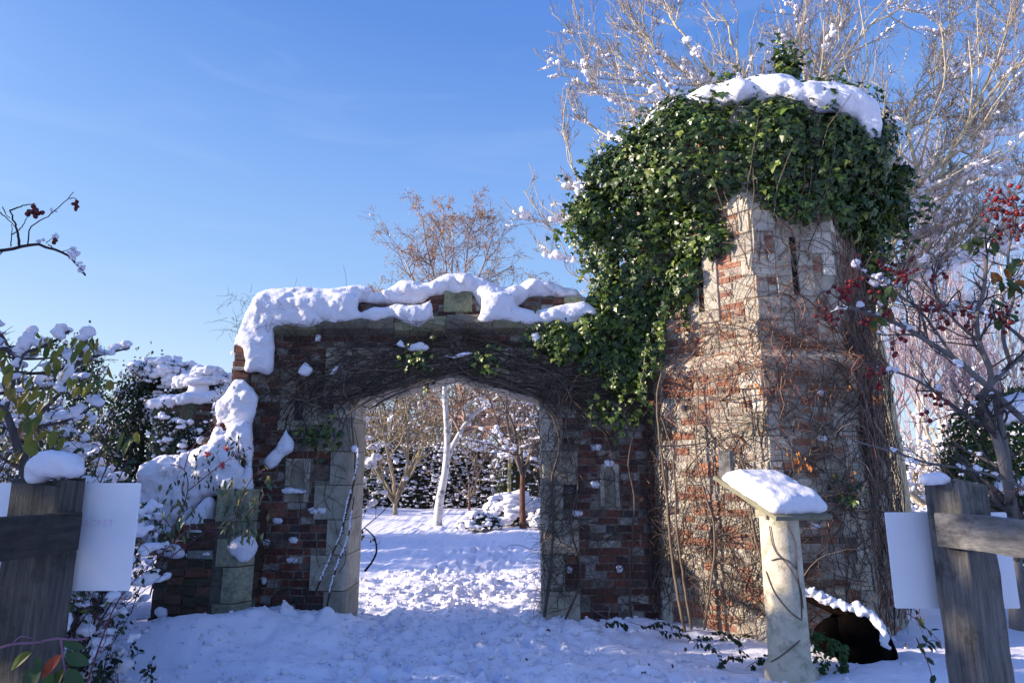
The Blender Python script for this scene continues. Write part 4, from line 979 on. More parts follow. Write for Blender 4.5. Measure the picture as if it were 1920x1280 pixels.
# only the top rail shows in the photo; the lower two are dropped from the gateposts
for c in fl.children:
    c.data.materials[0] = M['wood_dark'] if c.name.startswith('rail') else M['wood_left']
for f in (fr, fl):
    for o in [c for c in f.children if c.name.startswith('rail')][1:]: bpy.data.objects.remove(o)
mb_snow = []
polyP = [(50, 905), (52, 875), (62, 856), (90, 845), (120, 848), (146, 856), (158, 880), (152, 892), (130, 896), (100, 892), (78, 904), (62, 914)]
C, S = fill_px(polyP, 1.73, 420, .045, rp, (), .006, .03)
snow_obj('resting_snow', C, S, rp, .005, .012, label='fluffy loaf of snow on top of the left gatepost')
polyP = [(1724, 905), (1726, 893), (1740, 888), (1765, 887), (1780, 896), (1783, 904), (1768, 905), (1762, 899), (1742, 899), (1738, 905)]
C, S = fill_px([(1724, 906), (1726, 891), (1740, 886), (1765, 885), (1780, 893), (1785, 904), (1768, 908), (1740, 909)], 1.95, 260, .02, rp, (), .003, .03)
snow_obj('resting_snow', C, S, rp, .004, .006, label='thin broken cap of snow on top of the right gatepost')
def text_mesh(name, body, loc, size, m, parent, ext=.0006):
    cu = bpy.data.curves.new(name, 'FONT'); cu.body = body; cu.size = size; cu.extrude = ext; cu.align_x = 'CENTER'; cu.align_y = 'CENTER'; cu.space_character = 1.15
    cu.materials.append(m); o = bpy.data.objects.new(name, cu); COL.objects.link(o)
    if parent: o.parent = parent; off = wloc(parent)
    else: off = np.zeros(3)
    bpy.context.view_layer.update(); me = bpy.data.meshes.new_from_object(o.evaluated_get(bpy.context.evaluated_depsgraph_get()))
    bpy.data.objects.remove(o); o = bpy.data.objects.new(name, me); COL.objects.link(o); o.parent = parent
    o.location = Vector(np.array(loc) - off); o.rotation_euler = (R(90), 0, 0); return o
def notice(label, x0, x1, z0, z1, Y):
    t = thing('notice_board', label, 'notice board', (x0, Y, 0)); mb = MB(); c = .004; n = 4; pts = []
    for (cx, cz, a0) in ((x1 - c, z1 - c, 0), (x0 + c, z1 - c, 90), (x0 + c, z0 + c, 180), (x1 - c, z0 + c, 270)):
        for k in range(n): a = R(a0 + 90 * k / (n - 1)); pts.append((cx + c * math.cos(a), cz + c * math.sin(a)))
    m = len(pts); v = [(p[0], Y, p[1]) for p in pts] + [(p[0], Y + .006, p[1]) for p in pts]
    mb.add(v, [tuple(range(m))[::-1] if False else tuple(range(m)), tuple(range(m, 2 * m))[::-1]]); mb.add(v, np.array([(k, m + k, m + (k + 1) % m, (k + 1) % m) for k in range(m)]))
    build(mb, 'panel', M['board'], t); return t
M['pink'] = mat('faded_pink_ink', (.74, .62, .80), .6, attr=False, var=0, bump=0)
Yb = 1.785; xr_ = at(253, 1000, Yb)[0]
nl = notice('white notice panel with faded pink lettering behind the left gatepost', xr_ - .405, xr_, at(200, 1107, Yb)[2], at(200, 905, Yb)[2], Yb)
pl = at(182, 981, Yb); text_mesh('lettering', 'SECRET', (pl[0], Yb - .0015, pl[2]), .024, M['pink'], nl)
Yb = 2.05; notice('blank white notice panel behind the right gatepost', at(1670, 1050, Yb)[0], at(1900, 1050, Yb)[0], at(1700, 1140, Yb)[2], at(1700, 960, Yb)[2], Yb)

# ------------------------------------------------------------------ stone lectern with a sloping board
lx, ly = at(1470, 1100, 5.5)[0], 5.5
lec = thing('lectern', 'round pale stone pillar carrying a sloping slate reading board under snow', 'lectern', (lx, ly, 0))
mb = MB(); zt = 1.22; prof = [(.205, -.1), (.205, .05), (.19, .075), (.165, .10), (.160, .14), (.157, .6), (.154, 1.0), (.152, zt)]
n = 36; V = []; 
for r, z in prof:
    for k in range(n): a = 2 * math.pi * k / n; V.append((lx + r * math.cos(a), ly + r * math.sin(a), z))
mb.add(V, np.array([(j * n + k, j * n + (k + 1) % n, (j + 1) * n + (k + 1) % n, (j + 1) * n + k) for j in range(len(prof) - 1) for k in range(n)]))
build(mb, 'pillar', M['pillar'], lec, True)
B_ = np.array([2.085, 5.22, 1.235]); C_ = np.array([2.60, 5.37, 1.235]); A_ = B_ + np.array([-.24, .76, .31]); D_ = C_ + (A_ - B_)
nb = norm(np.cross(C_ - B_, A_ - B_))
mb = MB(); v = [B_, C_, D_, A_]; w = [p - nb * .035 for p in v]
mb.add(v + w, np.array([(0, 1, 2, 3), (7, 6, 5, 4), (0, 4, 5, 1), (1, 5, 6, 2), (2, 6, 7, 3), (3, 7, 4, 0)]), (.20, .19, .13)); build(mb, 'board', M['stone'], lec)
mb = MB()
cc = (B_ + C_ + D_ + A_) / 4 - nb * .04
for s in (0, 1):
    p = np.array([lx - .12 + .24 * s, ly, 1.2]); 
    bx(mb, p[0] - .02, p[0] + .02, ly - .10, ly + .14, 1.20, 1.20 + .07, (.3, .27, .2))
build(mb, 'bracket', M['stone'], lec)
stub = A_ + (B_ - A_) * .10 + (D_ - A_) * .16
timber('end_block', [(stub[0] - .075, stub[1] - .01), (stub[0] + .012, stub[1] - .075), (stub[0] + .075, stub[1] + .01), (stub[0] - .012, stub[1] + .075)], stub[2] - .06, stub[2] + .25, 'wood', lec, seg=10)
k = 900; a = rp.uniform(.0, 1, k); b = rp.uniform(.07, .93, k); edge_ = np.minimum.reduce([a / .12, (1 - a) / .12, b / .15, (1 - b) / .2]).clip(.25, 1)
C = B_ + (C_ - B_) * a[:, None] + (A_ - B_) * (b * .92)[:, None] * 1.0 + nb * (.015 + .085 * edge_ * rp.random(k))[:, None]
snow_obj('resting_snow', C, np.stack([.05 * edge_ + .012] * 3, 1), rp, .010, .005, label='thick smooth slab of snow on the sloping reading board', smooth=60)
mb = MB(); 
for pts in ([(1442, 985), (1452, 1030), (1478, 1060), (1500, 1100), (1506, 1140)], [(1478, 985), (1492, 1020), (1494, 1060), (1502, 1120), (1504, 1160)], [(1436, 1070), (1452, 1110), (1480, 1145), (1503, 1162)], [(1446, 1240), (1470, 1225), (1500, 1200)], [(1446, 1050), (1462, 1046), (1480, 1052), (1494, 1066)]):
    P = []
    for q_ in resample(np.array([(float(a), float(b)) for a, b in pts]), 20):
        # drop the pixel onto the pillar's surface
        p = at(q_[0], q_[1], 5.35); o = np.array([0, 0, CAM_H]); dr = norm(p - o); aa = dr[0] ** 2 + dr[1] ** 2; bb = 2 * (dr[0] * -lx + dr[1] * -ly); c0 = lx * lx + ly * ly - .163 ** 2
        disc = bb * bb - 4 * aa * c0
        t = (-bb - math.sqrt(disc)) / (2 * aa) if disc > 0 else -bb / (2 * aa); P.append(o + dr * t)
    P = np.array(P); tubes(mb, P[None], np.full((1, 20), .0042), 5, (.10, .06, .05))
tvn = thing('creeper_stems', 'thin brown creeper stems winding up the pale stone pillar', 'creeper', (lx, ly, 0)); build(mb, 'stem', M['vine'], tvn, True)

# ------------------------------------------------------------------ arched old root beside the lectern
rt = thing('tree_root', 'dark arched dead root crusted with snow at the foot of the tower', 'root', (3.0, 5.9, 0))
P = resample(poly_at([(1510, 1120, 6.0), (1545, 1135, 5.95), (1590, 1150, 5.9), (1630, 1165, 5.85), (1652, 1195, 5.8), (1655, 1230, 5.8)]), 22)
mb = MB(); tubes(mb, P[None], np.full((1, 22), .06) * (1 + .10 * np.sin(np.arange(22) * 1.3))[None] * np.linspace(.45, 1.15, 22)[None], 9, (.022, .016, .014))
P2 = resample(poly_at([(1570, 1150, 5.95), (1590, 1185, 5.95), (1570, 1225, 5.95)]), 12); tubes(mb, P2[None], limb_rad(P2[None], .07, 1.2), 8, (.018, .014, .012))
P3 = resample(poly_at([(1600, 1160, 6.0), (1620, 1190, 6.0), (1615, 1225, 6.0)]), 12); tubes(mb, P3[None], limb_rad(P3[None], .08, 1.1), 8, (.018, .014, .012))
cm = at(1600, 1195, 5.9); blobs(mb, np.array([cm, cm + [.15, -.02, -.06], cm + [-.14, .03, .02], cm + [.02, -.04, -.08]]), np.array([[.25, .17, .19], [.15, .15, .15], [.17, .14, .16], [.22, .16, .12]]), rp, ICO2, .22, (.006, .005, .005))  # lumps coloured near-black for the shade at the tower foot
build(mb, 'wood', M['shadowed'], rt, True)
C = P[rp.integers(0, 21, 260)] + rp.normal(0, .015, (260, 3)) + np.array([-.0, -.02, .062]); snow_obj('resting_snow', C, np.stack([rp.uniform(.012, .032, 260)] * 3, 1), rp, .011, .02, label='crust of snow lying along the arched root')
rt['label'] = 'dark rounded rotten stump with an arched root at the foot of the tower'
# ------------------------------------------------------------------ near trees and shrubs
SNOWM = M['snow']
def finish(t, parts):
    for name, mb, m, sm in parts:
        if mb.n: build(mb, name, m, t, sm)
# ---- berry tree by the right gatepost
rb = np.random.default_rng(41)
bt = thing('berry_tree', 'gnarled grey tree with red berry clusters behind the right gatepost', 'tree', (2.45, 3.0, 0))
GR = ((.15, .13, .12), (.075, .062, .06), (.055, .04, .045), (.05, .03, .036))
main = [(3.0, .040, [(1908, 1180), (1902, 1010), (1893, 920), (1868, 820), (1834, 748)]),
        (3.0, .030, [(1905, 1120), (1898, 960), (1888, 860), (1872, 770), (1866, 745)]),
        (3.0, .021, [(1834, 748), (1862, 716), (1895, 685), (1935, 655)]), (3.0, .018, [(1852, 742), (1858, 700), (1836, 640), (1832, 590), (1845, 540), (1850, 480)]),
        (2.95, .020, [(1935, 800), (1890, 760), (1850, 722), (1790, 672), (1740, 640), (1690, 610), (1640, 592), (1590, 575)]),
        (3.05, .012, [(1905, 860), (1850, 800), (1790, 765), (1740, 725), (1690, 700), (1640, 690)]),
        (2.9, .010, [(1960, 940), (1900, 905), (1820, 880), (1740, 868), (1680, 848), (1600, 826)]),
        (3.1, .012, [(1895, 685), (1880, 620), (1900, 560), (1890, 480), (1910, 400)]), (3.05, .010, [(1836, 640), (1790, 600), (1750, 540), (1770, 480)]),
        (3.0, .009, [(1790, 672), (1740, 600), (1700, 550), (1690, 500)]), (3.0, .009, [(1740, 640), (1720, 580), (1650, 530), (1600, 500)]),
        (3.1, .012, [(1935, 655), (1900, 620), (1850, 590), (1800, 575), (1720, 572)])]
P = np.stack([resample(poly_at([(a, b, Y) for a, b in pts]), 22) for Y, r, pts in main]); r0 = np.array([m[1] for m in main]) * .78
lv = grow(P, limb_rad(P, r0, .55), [dict(c=9, a=45, ratio=.38, n=7, up=.5, wig=.2, t0=.2, rr=.5, rmin=.0022), dict(c=5, a=42, ratio=.55, n=5, up=.4, wig=.25, rr=.6, rmin=.0016), dict(c=2, a=40, ratio=.6, n=4, up=.4, wig=.2, rmin=.0012)], rb)
w = MB(); tubes(w, lv[0][0], lv[0][1], 7, (.15, .135, .13)); build(w, 'trunk', M['bark'], bt, True)
w = MB(); emit(w, lv[1:], GR[1:], (5, 4, 3), rb); build(w, 'twigs', M['vine'], bt)
s = MB(); snow_on(s, lv[0], 60, .022, rb, .9); snow_on(s, lv[1], 160, .018, rb, .9, 2.2); build(s, 'snow', SNOWM, bt, True)
clus = [(1550, 595, 9), (1575, 548, 12), (1602, 492, 8), (1610, 522, 8), (1570, 590, 7), (1655, 500, 8), (1682, 512, 9), (1640, 555, 10), (1700, 525, 7), (1755, 512, 8), (1742, 575, 8), (1770, 600, 9), (1805, 585, 9), (1822, 612, 9), (1885, 600, 16), (1662, 592, 6), (1690, 640, 6), (1630, 700, 12), (1650, 716, 6), (1762, 755, 8), (1748, 745, 6), (1860, 388, 12), (1880, 402, 14), (1900, 372, 12), (1912, 402, 14), (1868, 358, 5), (1866, 445, 8), (1908, 440, 10), (1890, 585, 10), (1745, 782, 5), (1710, 512, 4), (1860, 590, 8), (1760, 570, 6), (1585, 560, 8), (1595, 540, 8), (1540, 590, 4), (1680, 655, 4), (1625, 605, 5), (1920, 690, 6), (1720, 478, 3)]
for (a, b, n_) in clus:
    mb = MB()
    n_ = max(3, int(n_ * .8))
    c = at(a, b, 2.95 + rb.uniform(-.15, .15)); C = c + rb.normal(0, .011 + .0018 * n_, (n_, 3)); dark = rb.random() < (.35 if a > 1730 and b > 450 else .08)
    col = np.array([(.10, .015, .02)] if dark else [(.14, .01, .014), (.17, .018, .016), (.085, .008, .012)])[rb.integers(0, 1 if dark else 3, n_)]
    s_ = rb.uniform(.0085, .012, n_) * (.8 if dark else 1); 
    for q in range(n_): blobs(mb, C[q:q + 1], np.array([[s_[q]] * 3]), rb, ICO1, .06, col[q])
    top = c + np.array([rb.normal(0, .02), .01, .05]); Pq = np.stack([top + (C - top) * t for t in np.linspace(0, 1, 5)], 1); Pq[:, 1:4, 2] += .006
    tubes(mb, Pq, np.full((n_, 5), .0016), 3, (.10, .06, .05), 1)
    # a twig from the nearest branch point
    allp = lv[0][0].reshape(-1, 3); j = np.argmin(((allp - top) ** 2).sum(1)); Pt = resample(np.array([allp[j], (allp[j] + top) / 2 + rb.normal(0, .03, 3) + [0, 0, .03], top]), 10); tubes(mb, Pt[None], limb_rad(Pt[None], .0045, .5), 4, (.09, .06, .06), 1)
    build(mb, 'berry_cluster', [M['berry'], M['vine']], bt, True)
mb = MB()
for (a, b, n_) in ((1830, 440, 5), (1845, 455, 5), (1815, 450, 3), (1890, 500, 6), (1900, 530, 6), (1870, 520, 5), (1660, 540, 4), (1640, 600, 4), (1870, 580, 3), (1900, 500, 5), (1910, 540, 5), (1660, 575, 3)):
    q = at(a, b, 2.95) + rb.normal(0, .02, (n_, 3)); scatter(mb, LEAF_V, LEAF_F, q, frames(np.tile([[0, -1, .3]], (n_, 1)), np.array([.3, 0, -1.]), rb, .6), rb.uniform(.05, .085, n_), np.array([(.06, .10, .03), (.10, .12, .03), (.22, .10, .03)])[rb.choice(3, n_, p=[.5, .35, .15])])
build(mb, 'leaves', M['leaf'], bt)
# ---- branch reaching in at the upper left, on a tree just outside the picture
bl = thing('berry_tree', 'dark thin branch with shrivelled dark red berries against the sky at the upper left', 'tree', (-2.9, 2.3, 0))
tr = resample(np.array([(-2.95, 2.3, -.1), (-2.9, 2.3, .9), (-2.75, 2.3, 1.7), (-2.5, 2.3, 2.1), at(-150, 485, 2.3), at(-40, 475, 2.3)]), 30)
mm = [(.0075, [(-60, 476), (0, 470), (25, 467), (65, 457), (85, 464), (120, 474), (145, 498), (160, 516)]), (.005, [(37, 462), (30, 425), (18, 395)]), (.0032, [(18, 395), (45, 385), (66, 382)]), (.0026, [(52, 458), (58, 425), (90, 405), (128, 372), (138, 360)]),
      (.0024, [(0, 398), (20, 416), (30, 426)]), (.0024, [(22, 440), (42, 425), (52, 402)]), (.0022, [(20, 462), (22, 420)]), (.002, [(128, 372), (140, 372), (144, 380)]), (.0022, [(90, 458), (112, 472), (134, 466)]), (.003, [(8, 468), (-5, 482)]), (.002, [(5, 388), (10, 400), (18, 410)]), (.0016, [(86, 456), (96, 448), (104, 446)])]
w = MB(); tubes(w, tr[None], limb_rad(tr[None], .035, .25), 7, (.09, .07, .06)); build(w, 'trunk', M['bark'], bl, True)
w = MB()
for r, pts in mm:
    P = resample(poly_at([(a, b, 2.3) for a, b in pts]), 16); P[1:-1] += rb.normal(0, .0012, P[1:-1].shape); tubes(w, P[None], limb_rad(P[None], r, .5), 5, (.035, .02, .03))
build(w, 'branches', M['vine'], bl, True)
mb = MB()
for (a, b, n_, s_) in ((62, 396, 7, .010), (70, 402, 6, .009), (144, 384, 5, .008), (107, 451, 4, .0085)):
    blobs(mb, at(a, b, 2.3) + rb.normal(0, .008, (n_, 3)), rb.uniform(.8, 1.1, (n_, 3)) * s_, rb, ICO1, .15, (.09, .012, .015))
build(mb, 'berries', M['berry'], bl, True)
mb = MB()
for (a, b, n_, s_) in ((136, 475, 8, .009), (140, 484, 4, .008), (150, 500, 6, .007), (108, 446, 5, .007), (75, 453, 4, .006), (100, 398, 3, .005), (155, 510, 4, .006)):
    blobs(mb, at(a, b, 2.3) + rb.normal(0, .008, (n_, 3)), rb.uniform(.6, 1.1, (n_, 3)) * s_, rb, ICO1, .3)
build(mb, 'snow', SNOWM, bl, True)

# ---- the left-hand shrubs
def shrub(name, label, base, stems_, H, spread, rng, leafsize=.05, leafcols=((.05, .09, .03),), nleaf=300, snow=60, snowsize=.05, col=(.07, .05, .045), levels=None, group=None, r0=.012, loc=None, cat='shrub', up=.6, tv=LEAF_V, tf=LEAF_F, snowtop=True, lean=(0, 0), clump=.0):
    base = np.array(base, float); t = tag(empty(name, base), label, cat, group)
    S = base + np.stack([rng.normal(0, spread * .12, stems_), rng.normal(0, spread * .12, stems_), np.full(stems_, -.05)], 1)
    a = rng.uniform(0, 6.28, stems_); tl = rng.uniform(.0, 1, stems_) * spread / H
    D = np.stack([np.cos(a) * tl + lean[0], np.sin(a) * tl + lean[1], np.ones(stems_)], 1)
    P = walk(S, D, H * rng.uniform(.6, 1.08, stems_), 12, .10, up * .4, rng)
    lv = grow(P, limb_rad(P, r0, .35), levels or [dict(c=8, a=45, ratio=.5, n=7, up=up, wig=.2, rr=.6, rmin=.002), dict(c=5, a=42, ratio=.55, n=5, up=up, wig=.2, rr=.6, rmin=.0015), dict(c=3, a=40, ratio=.6, n=4, up=.3, rmin=.0012)], rng)
    w = MB(); tubes(w, lv[0][0], lv[0][1], 5, col); build(w, 'stems', M['bark'], t)
    w = MB(); emit(w, lv[1:], [col], (4, 3, 3), rng); build(w, 'twigs', M['vine'], t)
    if nleaf:
        mb = MB(); leaves_on(mb, lv[-1], int(nleaf * .7), leafsize, leafcols, rng, tv, tf, off=clump); leaves_on(mb, lv[-2], int(nleaf * .3), leafsize, leafcols, rng, tv, tf, off=clump); build(mb, 'leaves', M['leaf'], t)
    if snow:
        L_ = [snow_clumps(lv[1], int(snow * 1.6), snowsize * 1.25, rng, .75, .1, 6), snow_clumps(lv[2], int(snow * 2.6), snowsize * .9, rng, .75, .1, 5)]
        if len(lv) > 3: L_.append(snow_clumps(lv[3], int(snow * 1.5), snowsize * .42, rng, .8, .1, 4))
        snow_obj('snow', np.vstack([q[0] for q in L_]), np.vstack([q[1] for q in L_]), rng, .012, .018, parent=t, smooth=1)
    return t, lv
rl = np.random.default_rng(52)
YL = ((.17, .19, .03), (.22, .21, .035), (.10, .14, .03), (.26, .20, .04)); GL = ((.035, .07, .03), (.05, .09, .035), (.07, .10, .04)); DL = ((.02, .04, .02), (.03, .055, .025))
# winter-leaved shrub with big yellow leaves (its trunk at the picture's left edge)
t = thing('shrub', 'snow-laden shrub with large yellow-green drooping leaves above the left gatepost', 'shrub', (-2.6, 3.1, 0))
ml = [(.030, [(80, 1250), (60, 960), (44, 880), (10, 770), (-30, 730)]), (.016, [(44, 880), (60, 800), (110, 740), (160, 700)]), (.012, [(-40, 640), (40, 600 + 60), (100, 640), (130, 620)]), (.010, [(-20, 690), (60, 700), (120, 690), (180, 668), (243, 652)]),
      (.010, [(-20, 740), (60, 730), (130, 720), (190, 700)]), (.010, [(10, 770), (30, 700), (50, 650), (60, 625)]), (.009, [(60, 800), (120, 790), (180, 760)]), (.010, [(-20, 600), (10, 640), (30, 690), (40, 740)]), (.008, [(110, 740), (150, 670), (165, 630), (165, 600 + 35)]), (.008, [(-30, 650), (20, 670), (80, 672), (150, 660)])]
P = np.stack([resample(poly_at([(a, b, 3.1 + .25 * math.sin(k * 2.1)) for a, b in pts]), 20) for k, (r, pts) in enumerate(ml)])
lv = grow(P, limb_rad(P, np.array([m[0] for m in ml]), .45), [dict(c=8, a=50, ratio=.30, n=6, up=.3, wig=.2, rr=.5, rmin=.0022, t0=.1), dict(c=4, a=45, ratio=.5, n=5, wig=.2, rmin=.0016)], rl)
w = MB(); tubes(w, P, lv[0][1], 6, (.08, .07, .07)); build(w, 'trunk', M['bark'], t, True)
w = MB(); emit(w, lv[1:], [(.07, .05, .05)], (4, 3), rl); build(w, 'twigs', M['vine'], t)
C = []; Sz = []
for k in range(2, 10):
    Pp = P[k]; j = rl.integers(0, 20, 26); q = Pp[j] + rl.normal(0, .012, (26, 3)) + [0, 0, .025]; C.append(q); Sz.append(np.stack([rl.uniform(.008, .029, 26)] * 3, 1) * np.array([1.3, 1, .7]))
mb = MB()
C = np.vstack(C); Sz = np.vstack(Sz)
snow_obj('snow', C, Sz, rl, .008, .018, parent=t)
for o in (): pass
mb = MB(); pts = [(58, 630), (80, 642), (92, 660), (100, 680), (150, 642), (158, 655), (172, 650), (12, 660), (6, 690), (186, 690), (180, 712), (12, 690), (85, 730), (75, 740), (95, 745), (45, 730), (38, 745), (48, 760), (152, 715), (160, 730), (68, 800), (62, 790), (45, 830), (55, 826), (110, 825), (10, 745), (258, 822), (184, 722), (30, 690), (148, 660)]
for a, b in pts:
    m = 4; q = at(a, b - 8, 2.9 + rl.uniform(-.15, .2)) + rl.normal(0, .028, (m, 3)); scatter(mb, LEAF_V, LEAF_F, q, frames(np.tile([[rl.normal(0, .6), -1, .1]], (m, 1)), np.array([0, 0, -1.]), rl, .35), np.stack([rl.uniform(.045, .075, m), rl.uniform(.06, .09, m), np.full(m, .07)], 1), np.array(YL)[rl.integers(0, 4, m)])
build(mb, 'leaves', M['leaf'], t)
# a thicket of smaller-leaved snowy shrubs behind it
thk = [((-3.05, 4.3, 0), 1.75, .9, 'small-leaved snowy shrub nearest the left gatepost'), ((-3.7, 5.1, 0), 2.05, 1.0, 'tall snowy shrub with dark leaves behind the yellow-leaved shrub'), ((-3.35, 5.2, 0), 1.45, .6, 'twiggy snowy shrub above the notice panel'), ((-4.5, 6.2, 0), 2.25, 1.1, 'snowy shrub at the left edge below the dark yews'), ((-4.45, 7.1, 0), 1.9, .7, 'dark-leaved snowy shrub in front of the far ruin'), ((-5.6, 7.2, 0), 2.6, 1.2, 'tall snow-covered shrub furthest back on the left')]
for (b, H, sp, lb) in thk:
    shrub('shrub', lb, b, 12, H, sp, rl, .045, GL + DL + ((.13, .15, .03),), 1700, 150, .050, r0=.011, group='snowy shrubs on the left of the path')
# dark evergreen leaves showing between notice panel and ruined stub, and at its foot
shrub('shrub', 'dark evergreen shrub between the notice panel and the ruined stub', (-3.72, 5.75, 0), 9, 1.15, .35, rl, .04, DL, 900, 30, .04, r0=.008)
shrub('shrub', 'low dark evergreen sprigs in the snow below the notice panel', (-3.15, 5.0, 0), 8, .55, .5, rl, .04, DL, 420, 20, .03, r0=.006)
shrub('shrub', 'low leafy sprigs in the snow beside the left gatepost', (-2.55, 4.7, 0), 6, .45, .6, rl, .045, DL, 200, 12, .03, r0=.006)
# rose with pale-edged leaves spilling over the ruined stub
t = thing('rose_bush', 'rose bush with pale-edged leaves and a few pink blooms over the ruined stub', 'rose bush', (-3.1, 6.4, 0))
ml = [(.008, [(280, 1120), (300, 1050), (330, 980), (352, 920), (345, 880), (320, 870)]), (.007, [(250, 1080), (300, 1060), (350, 1020), (400, 990), (450, 965), (480, 935)]), (.006, [(352, 920), (390, 890), (430, 860), (470, 840)]), (.006, [(440, 1000), (450, 940), (470, 900), (490, 880), (500, 885)]), (.006, [(160, 1290), (190, 1200), (225, 1120), (300, 1040), (360, 985)]), (.005, [(345, 880), (360, 840), (400, 800), (430, 790)]), (.005, [(330, 1000), (300, 960), (296, 930)]), (.006, [(245, 1150), (270, 1080), (300, 1020), (318, 1000)])]
P = np.stack([resample(poly_at([(a, b, 6.3 if k != 4 else 4.2 + 0 * a) for a, b in pts]), 20) for k, (r, pts) in enumerate(ml)])
lv = grow(P, limb_rad(P, np.array([m[0] for m in ml]), .5), [dict(c=6, a=50, ratio=.3, n=6, up=.1, wig=.2, rmin=.002), dict(c=3, a=45, ratio=.5, n=4, rmin=.0015)], rl)
w = MB(); emit(w, lv, [(.16, .06, .07)], (5, 4, 3), rl); build(w, 'canes', M['vine'], t)
mb = MB(); RL = ((.10, .16, .10), (.14, .19, .11), (.08, .13, .09), (.20, .19, .06), (.17, .12, .08))
for (a, b, sp, n_) in ((330, 940, 34, 26), (325, 990, 26, 18), (300, 960, 20, 12), (350, 960, 20, 10), (440, 930, 30, 26), (450, 970, 26, 22), (470, 1000, 20, 14), (430, 985, 18, 10), (495, 910, 18, 14), (480, 940, 16, 10), (335, 900, 18, 8), (380, 860, 30, 14), (430, 840, 26, 18), (410, 870, 30, 16), (455, 850, 20, 12), (350, 870, 20, 8), (390, 900, 24, 10)):
    q = np.array([at(a + rl.normal(0, sp * .6), b + rl.normal(0, sp * .7), 6.25 + rl.uniform(-.15, .15)) for _ in range(n_)]); dk = b < 905
    scatter(mb, LEAF_V, LEAF_F, q, frames(np.tile([[-.2, -1, .3]], (n_, 1)), np.array([0, 0, -1.]), rl, .6), np.stack([rl.uniform(.045, .075, n_), rl.uniform(.07, .12, n_), np.full(n_, .06)], 1) * (.6 if dk else 1), np.array(DL if dk else RL)[rl.integers(0, 2 if dk else 5, n_)] * rl.uniform(.8, 1.3, (n_, 1)))
build(mb, 'leaves', M['leaf'], t)
for (a, b) in ((425, 840), (415, 872), (388, 851), (288, 1000)):
    mb = MB(); c = at(a, b, 6.1); k = 16; th = rl.uniform(0, 6.28, k); n3 = np.stack([np.cos(th) * .5, np.full(k, -.7), np.sin(th) * .5], 1); up_ = np.stack([np.cos(th), np.full(k, -.5), np.sin(th)], 1)
    Rm = frames(n3, norm(up_), rl, .2); scatter(mb, QUAD_V, QUAD_F, np.tile(c, (k, 1)) + rl.normal(0, .004, (k, 3)), Rm, rl.uniform(.025, .042, k) , (.50, .10, .14)); build(mb, 'bloom', M['leaf'], t)
# ---- close leafy twig in the bottom left corner, in front of the post
t = thing('rose_plant', 'purple stem with large green and red leaves in the bottom left corner', 'rose stem', (-1.1, 1.3, 0))
ml = [(.0035, [(-120, 1330), (-60, 1240), (0, 1214), (30, 1206), (70, 1204), (104, 1196), (140, 1199), (165, 1196)]), (.0022, [(114, 1197), (118, 1225), (122, 1260), (126, 1300)]), (.0018, [(24, 1206), (40, 1192), (60, 1196)]), (.004, [(-150, 2300), (-140, 1700), (-120, 1330)])]
w = MB()
for r, pts in ml: P = resample(poly_at([(a, b, 1.35) for a, b in pts]), 18); tubes(w, P[None], limb_rad(P[None], r, .6), 6, (.20, .10, .16))
build(w, 'stem', M['vine'], t, True)
mb = MB()
def leaf_px(a, b, a2, b2, wd, Y, c, curl=.1):
    p = at(a, b, Y); q = at(a2, b2, Y + .02); L = np.linalg.norm(q - p); y = (q - p) / L; n = norm(np.array([rl.normal(0, .25), -1, .35])); x = norm(np.cross(y, n)); n = np.cross(x, y)
    m = 9; V = []; 
    for k in range(m):
        s_ = k / (m - 1); hw = wd * pxm(Y) / 2 * math.sin(math.pi * (s_ ** .8)) ** .8 if 0 < s_ < 1 else 0.0004
        cc = p + y * L * s_ + n * (curl * L * math.sin(s_ * 2.6))
        V += [cc - x * hw + n * hw * .25, cc, cc + x * hw + n * hw * .25]
    F = []
    for k in range(m - 1): F += [(3 * k, 3 * k + 1, 3 * k + 4, 3 * k + 3), (3 * k + 1, 3 * k + 2, 3 * k + 5, 3 * k + 4)]
    mb.add(V, np.array(F), c)
LG = (.035, .085, .03); LY = (.13, .17, .02); LR_ = (.34, .06, .025)
for args in ((118, 1203, 160, 1216, 15, LG), (122, 1225, 168, 1245, 22, LG), (116, 1226, 82, 1272, 20, LR_), (60, 1222, 24, 1256, 20, LY), (78, 1248, 50, 1300, 32, LG), (122, 1252, 105, 1300, 26, (.07, .09, .02)), (128, 1252, 155, 1300, 28, LG), (100, 1262, 90, 1300, 24, (.05, .12, .02)), (70, 1230, 76, 1250, 14, (.07, .12, .05))):
    a, b, a2, b2, wd, c = args; leaf_px(a, b, a2, b2, wd, 1.35, c)
build(mb, 'leaves', M['leaf'], t, True)
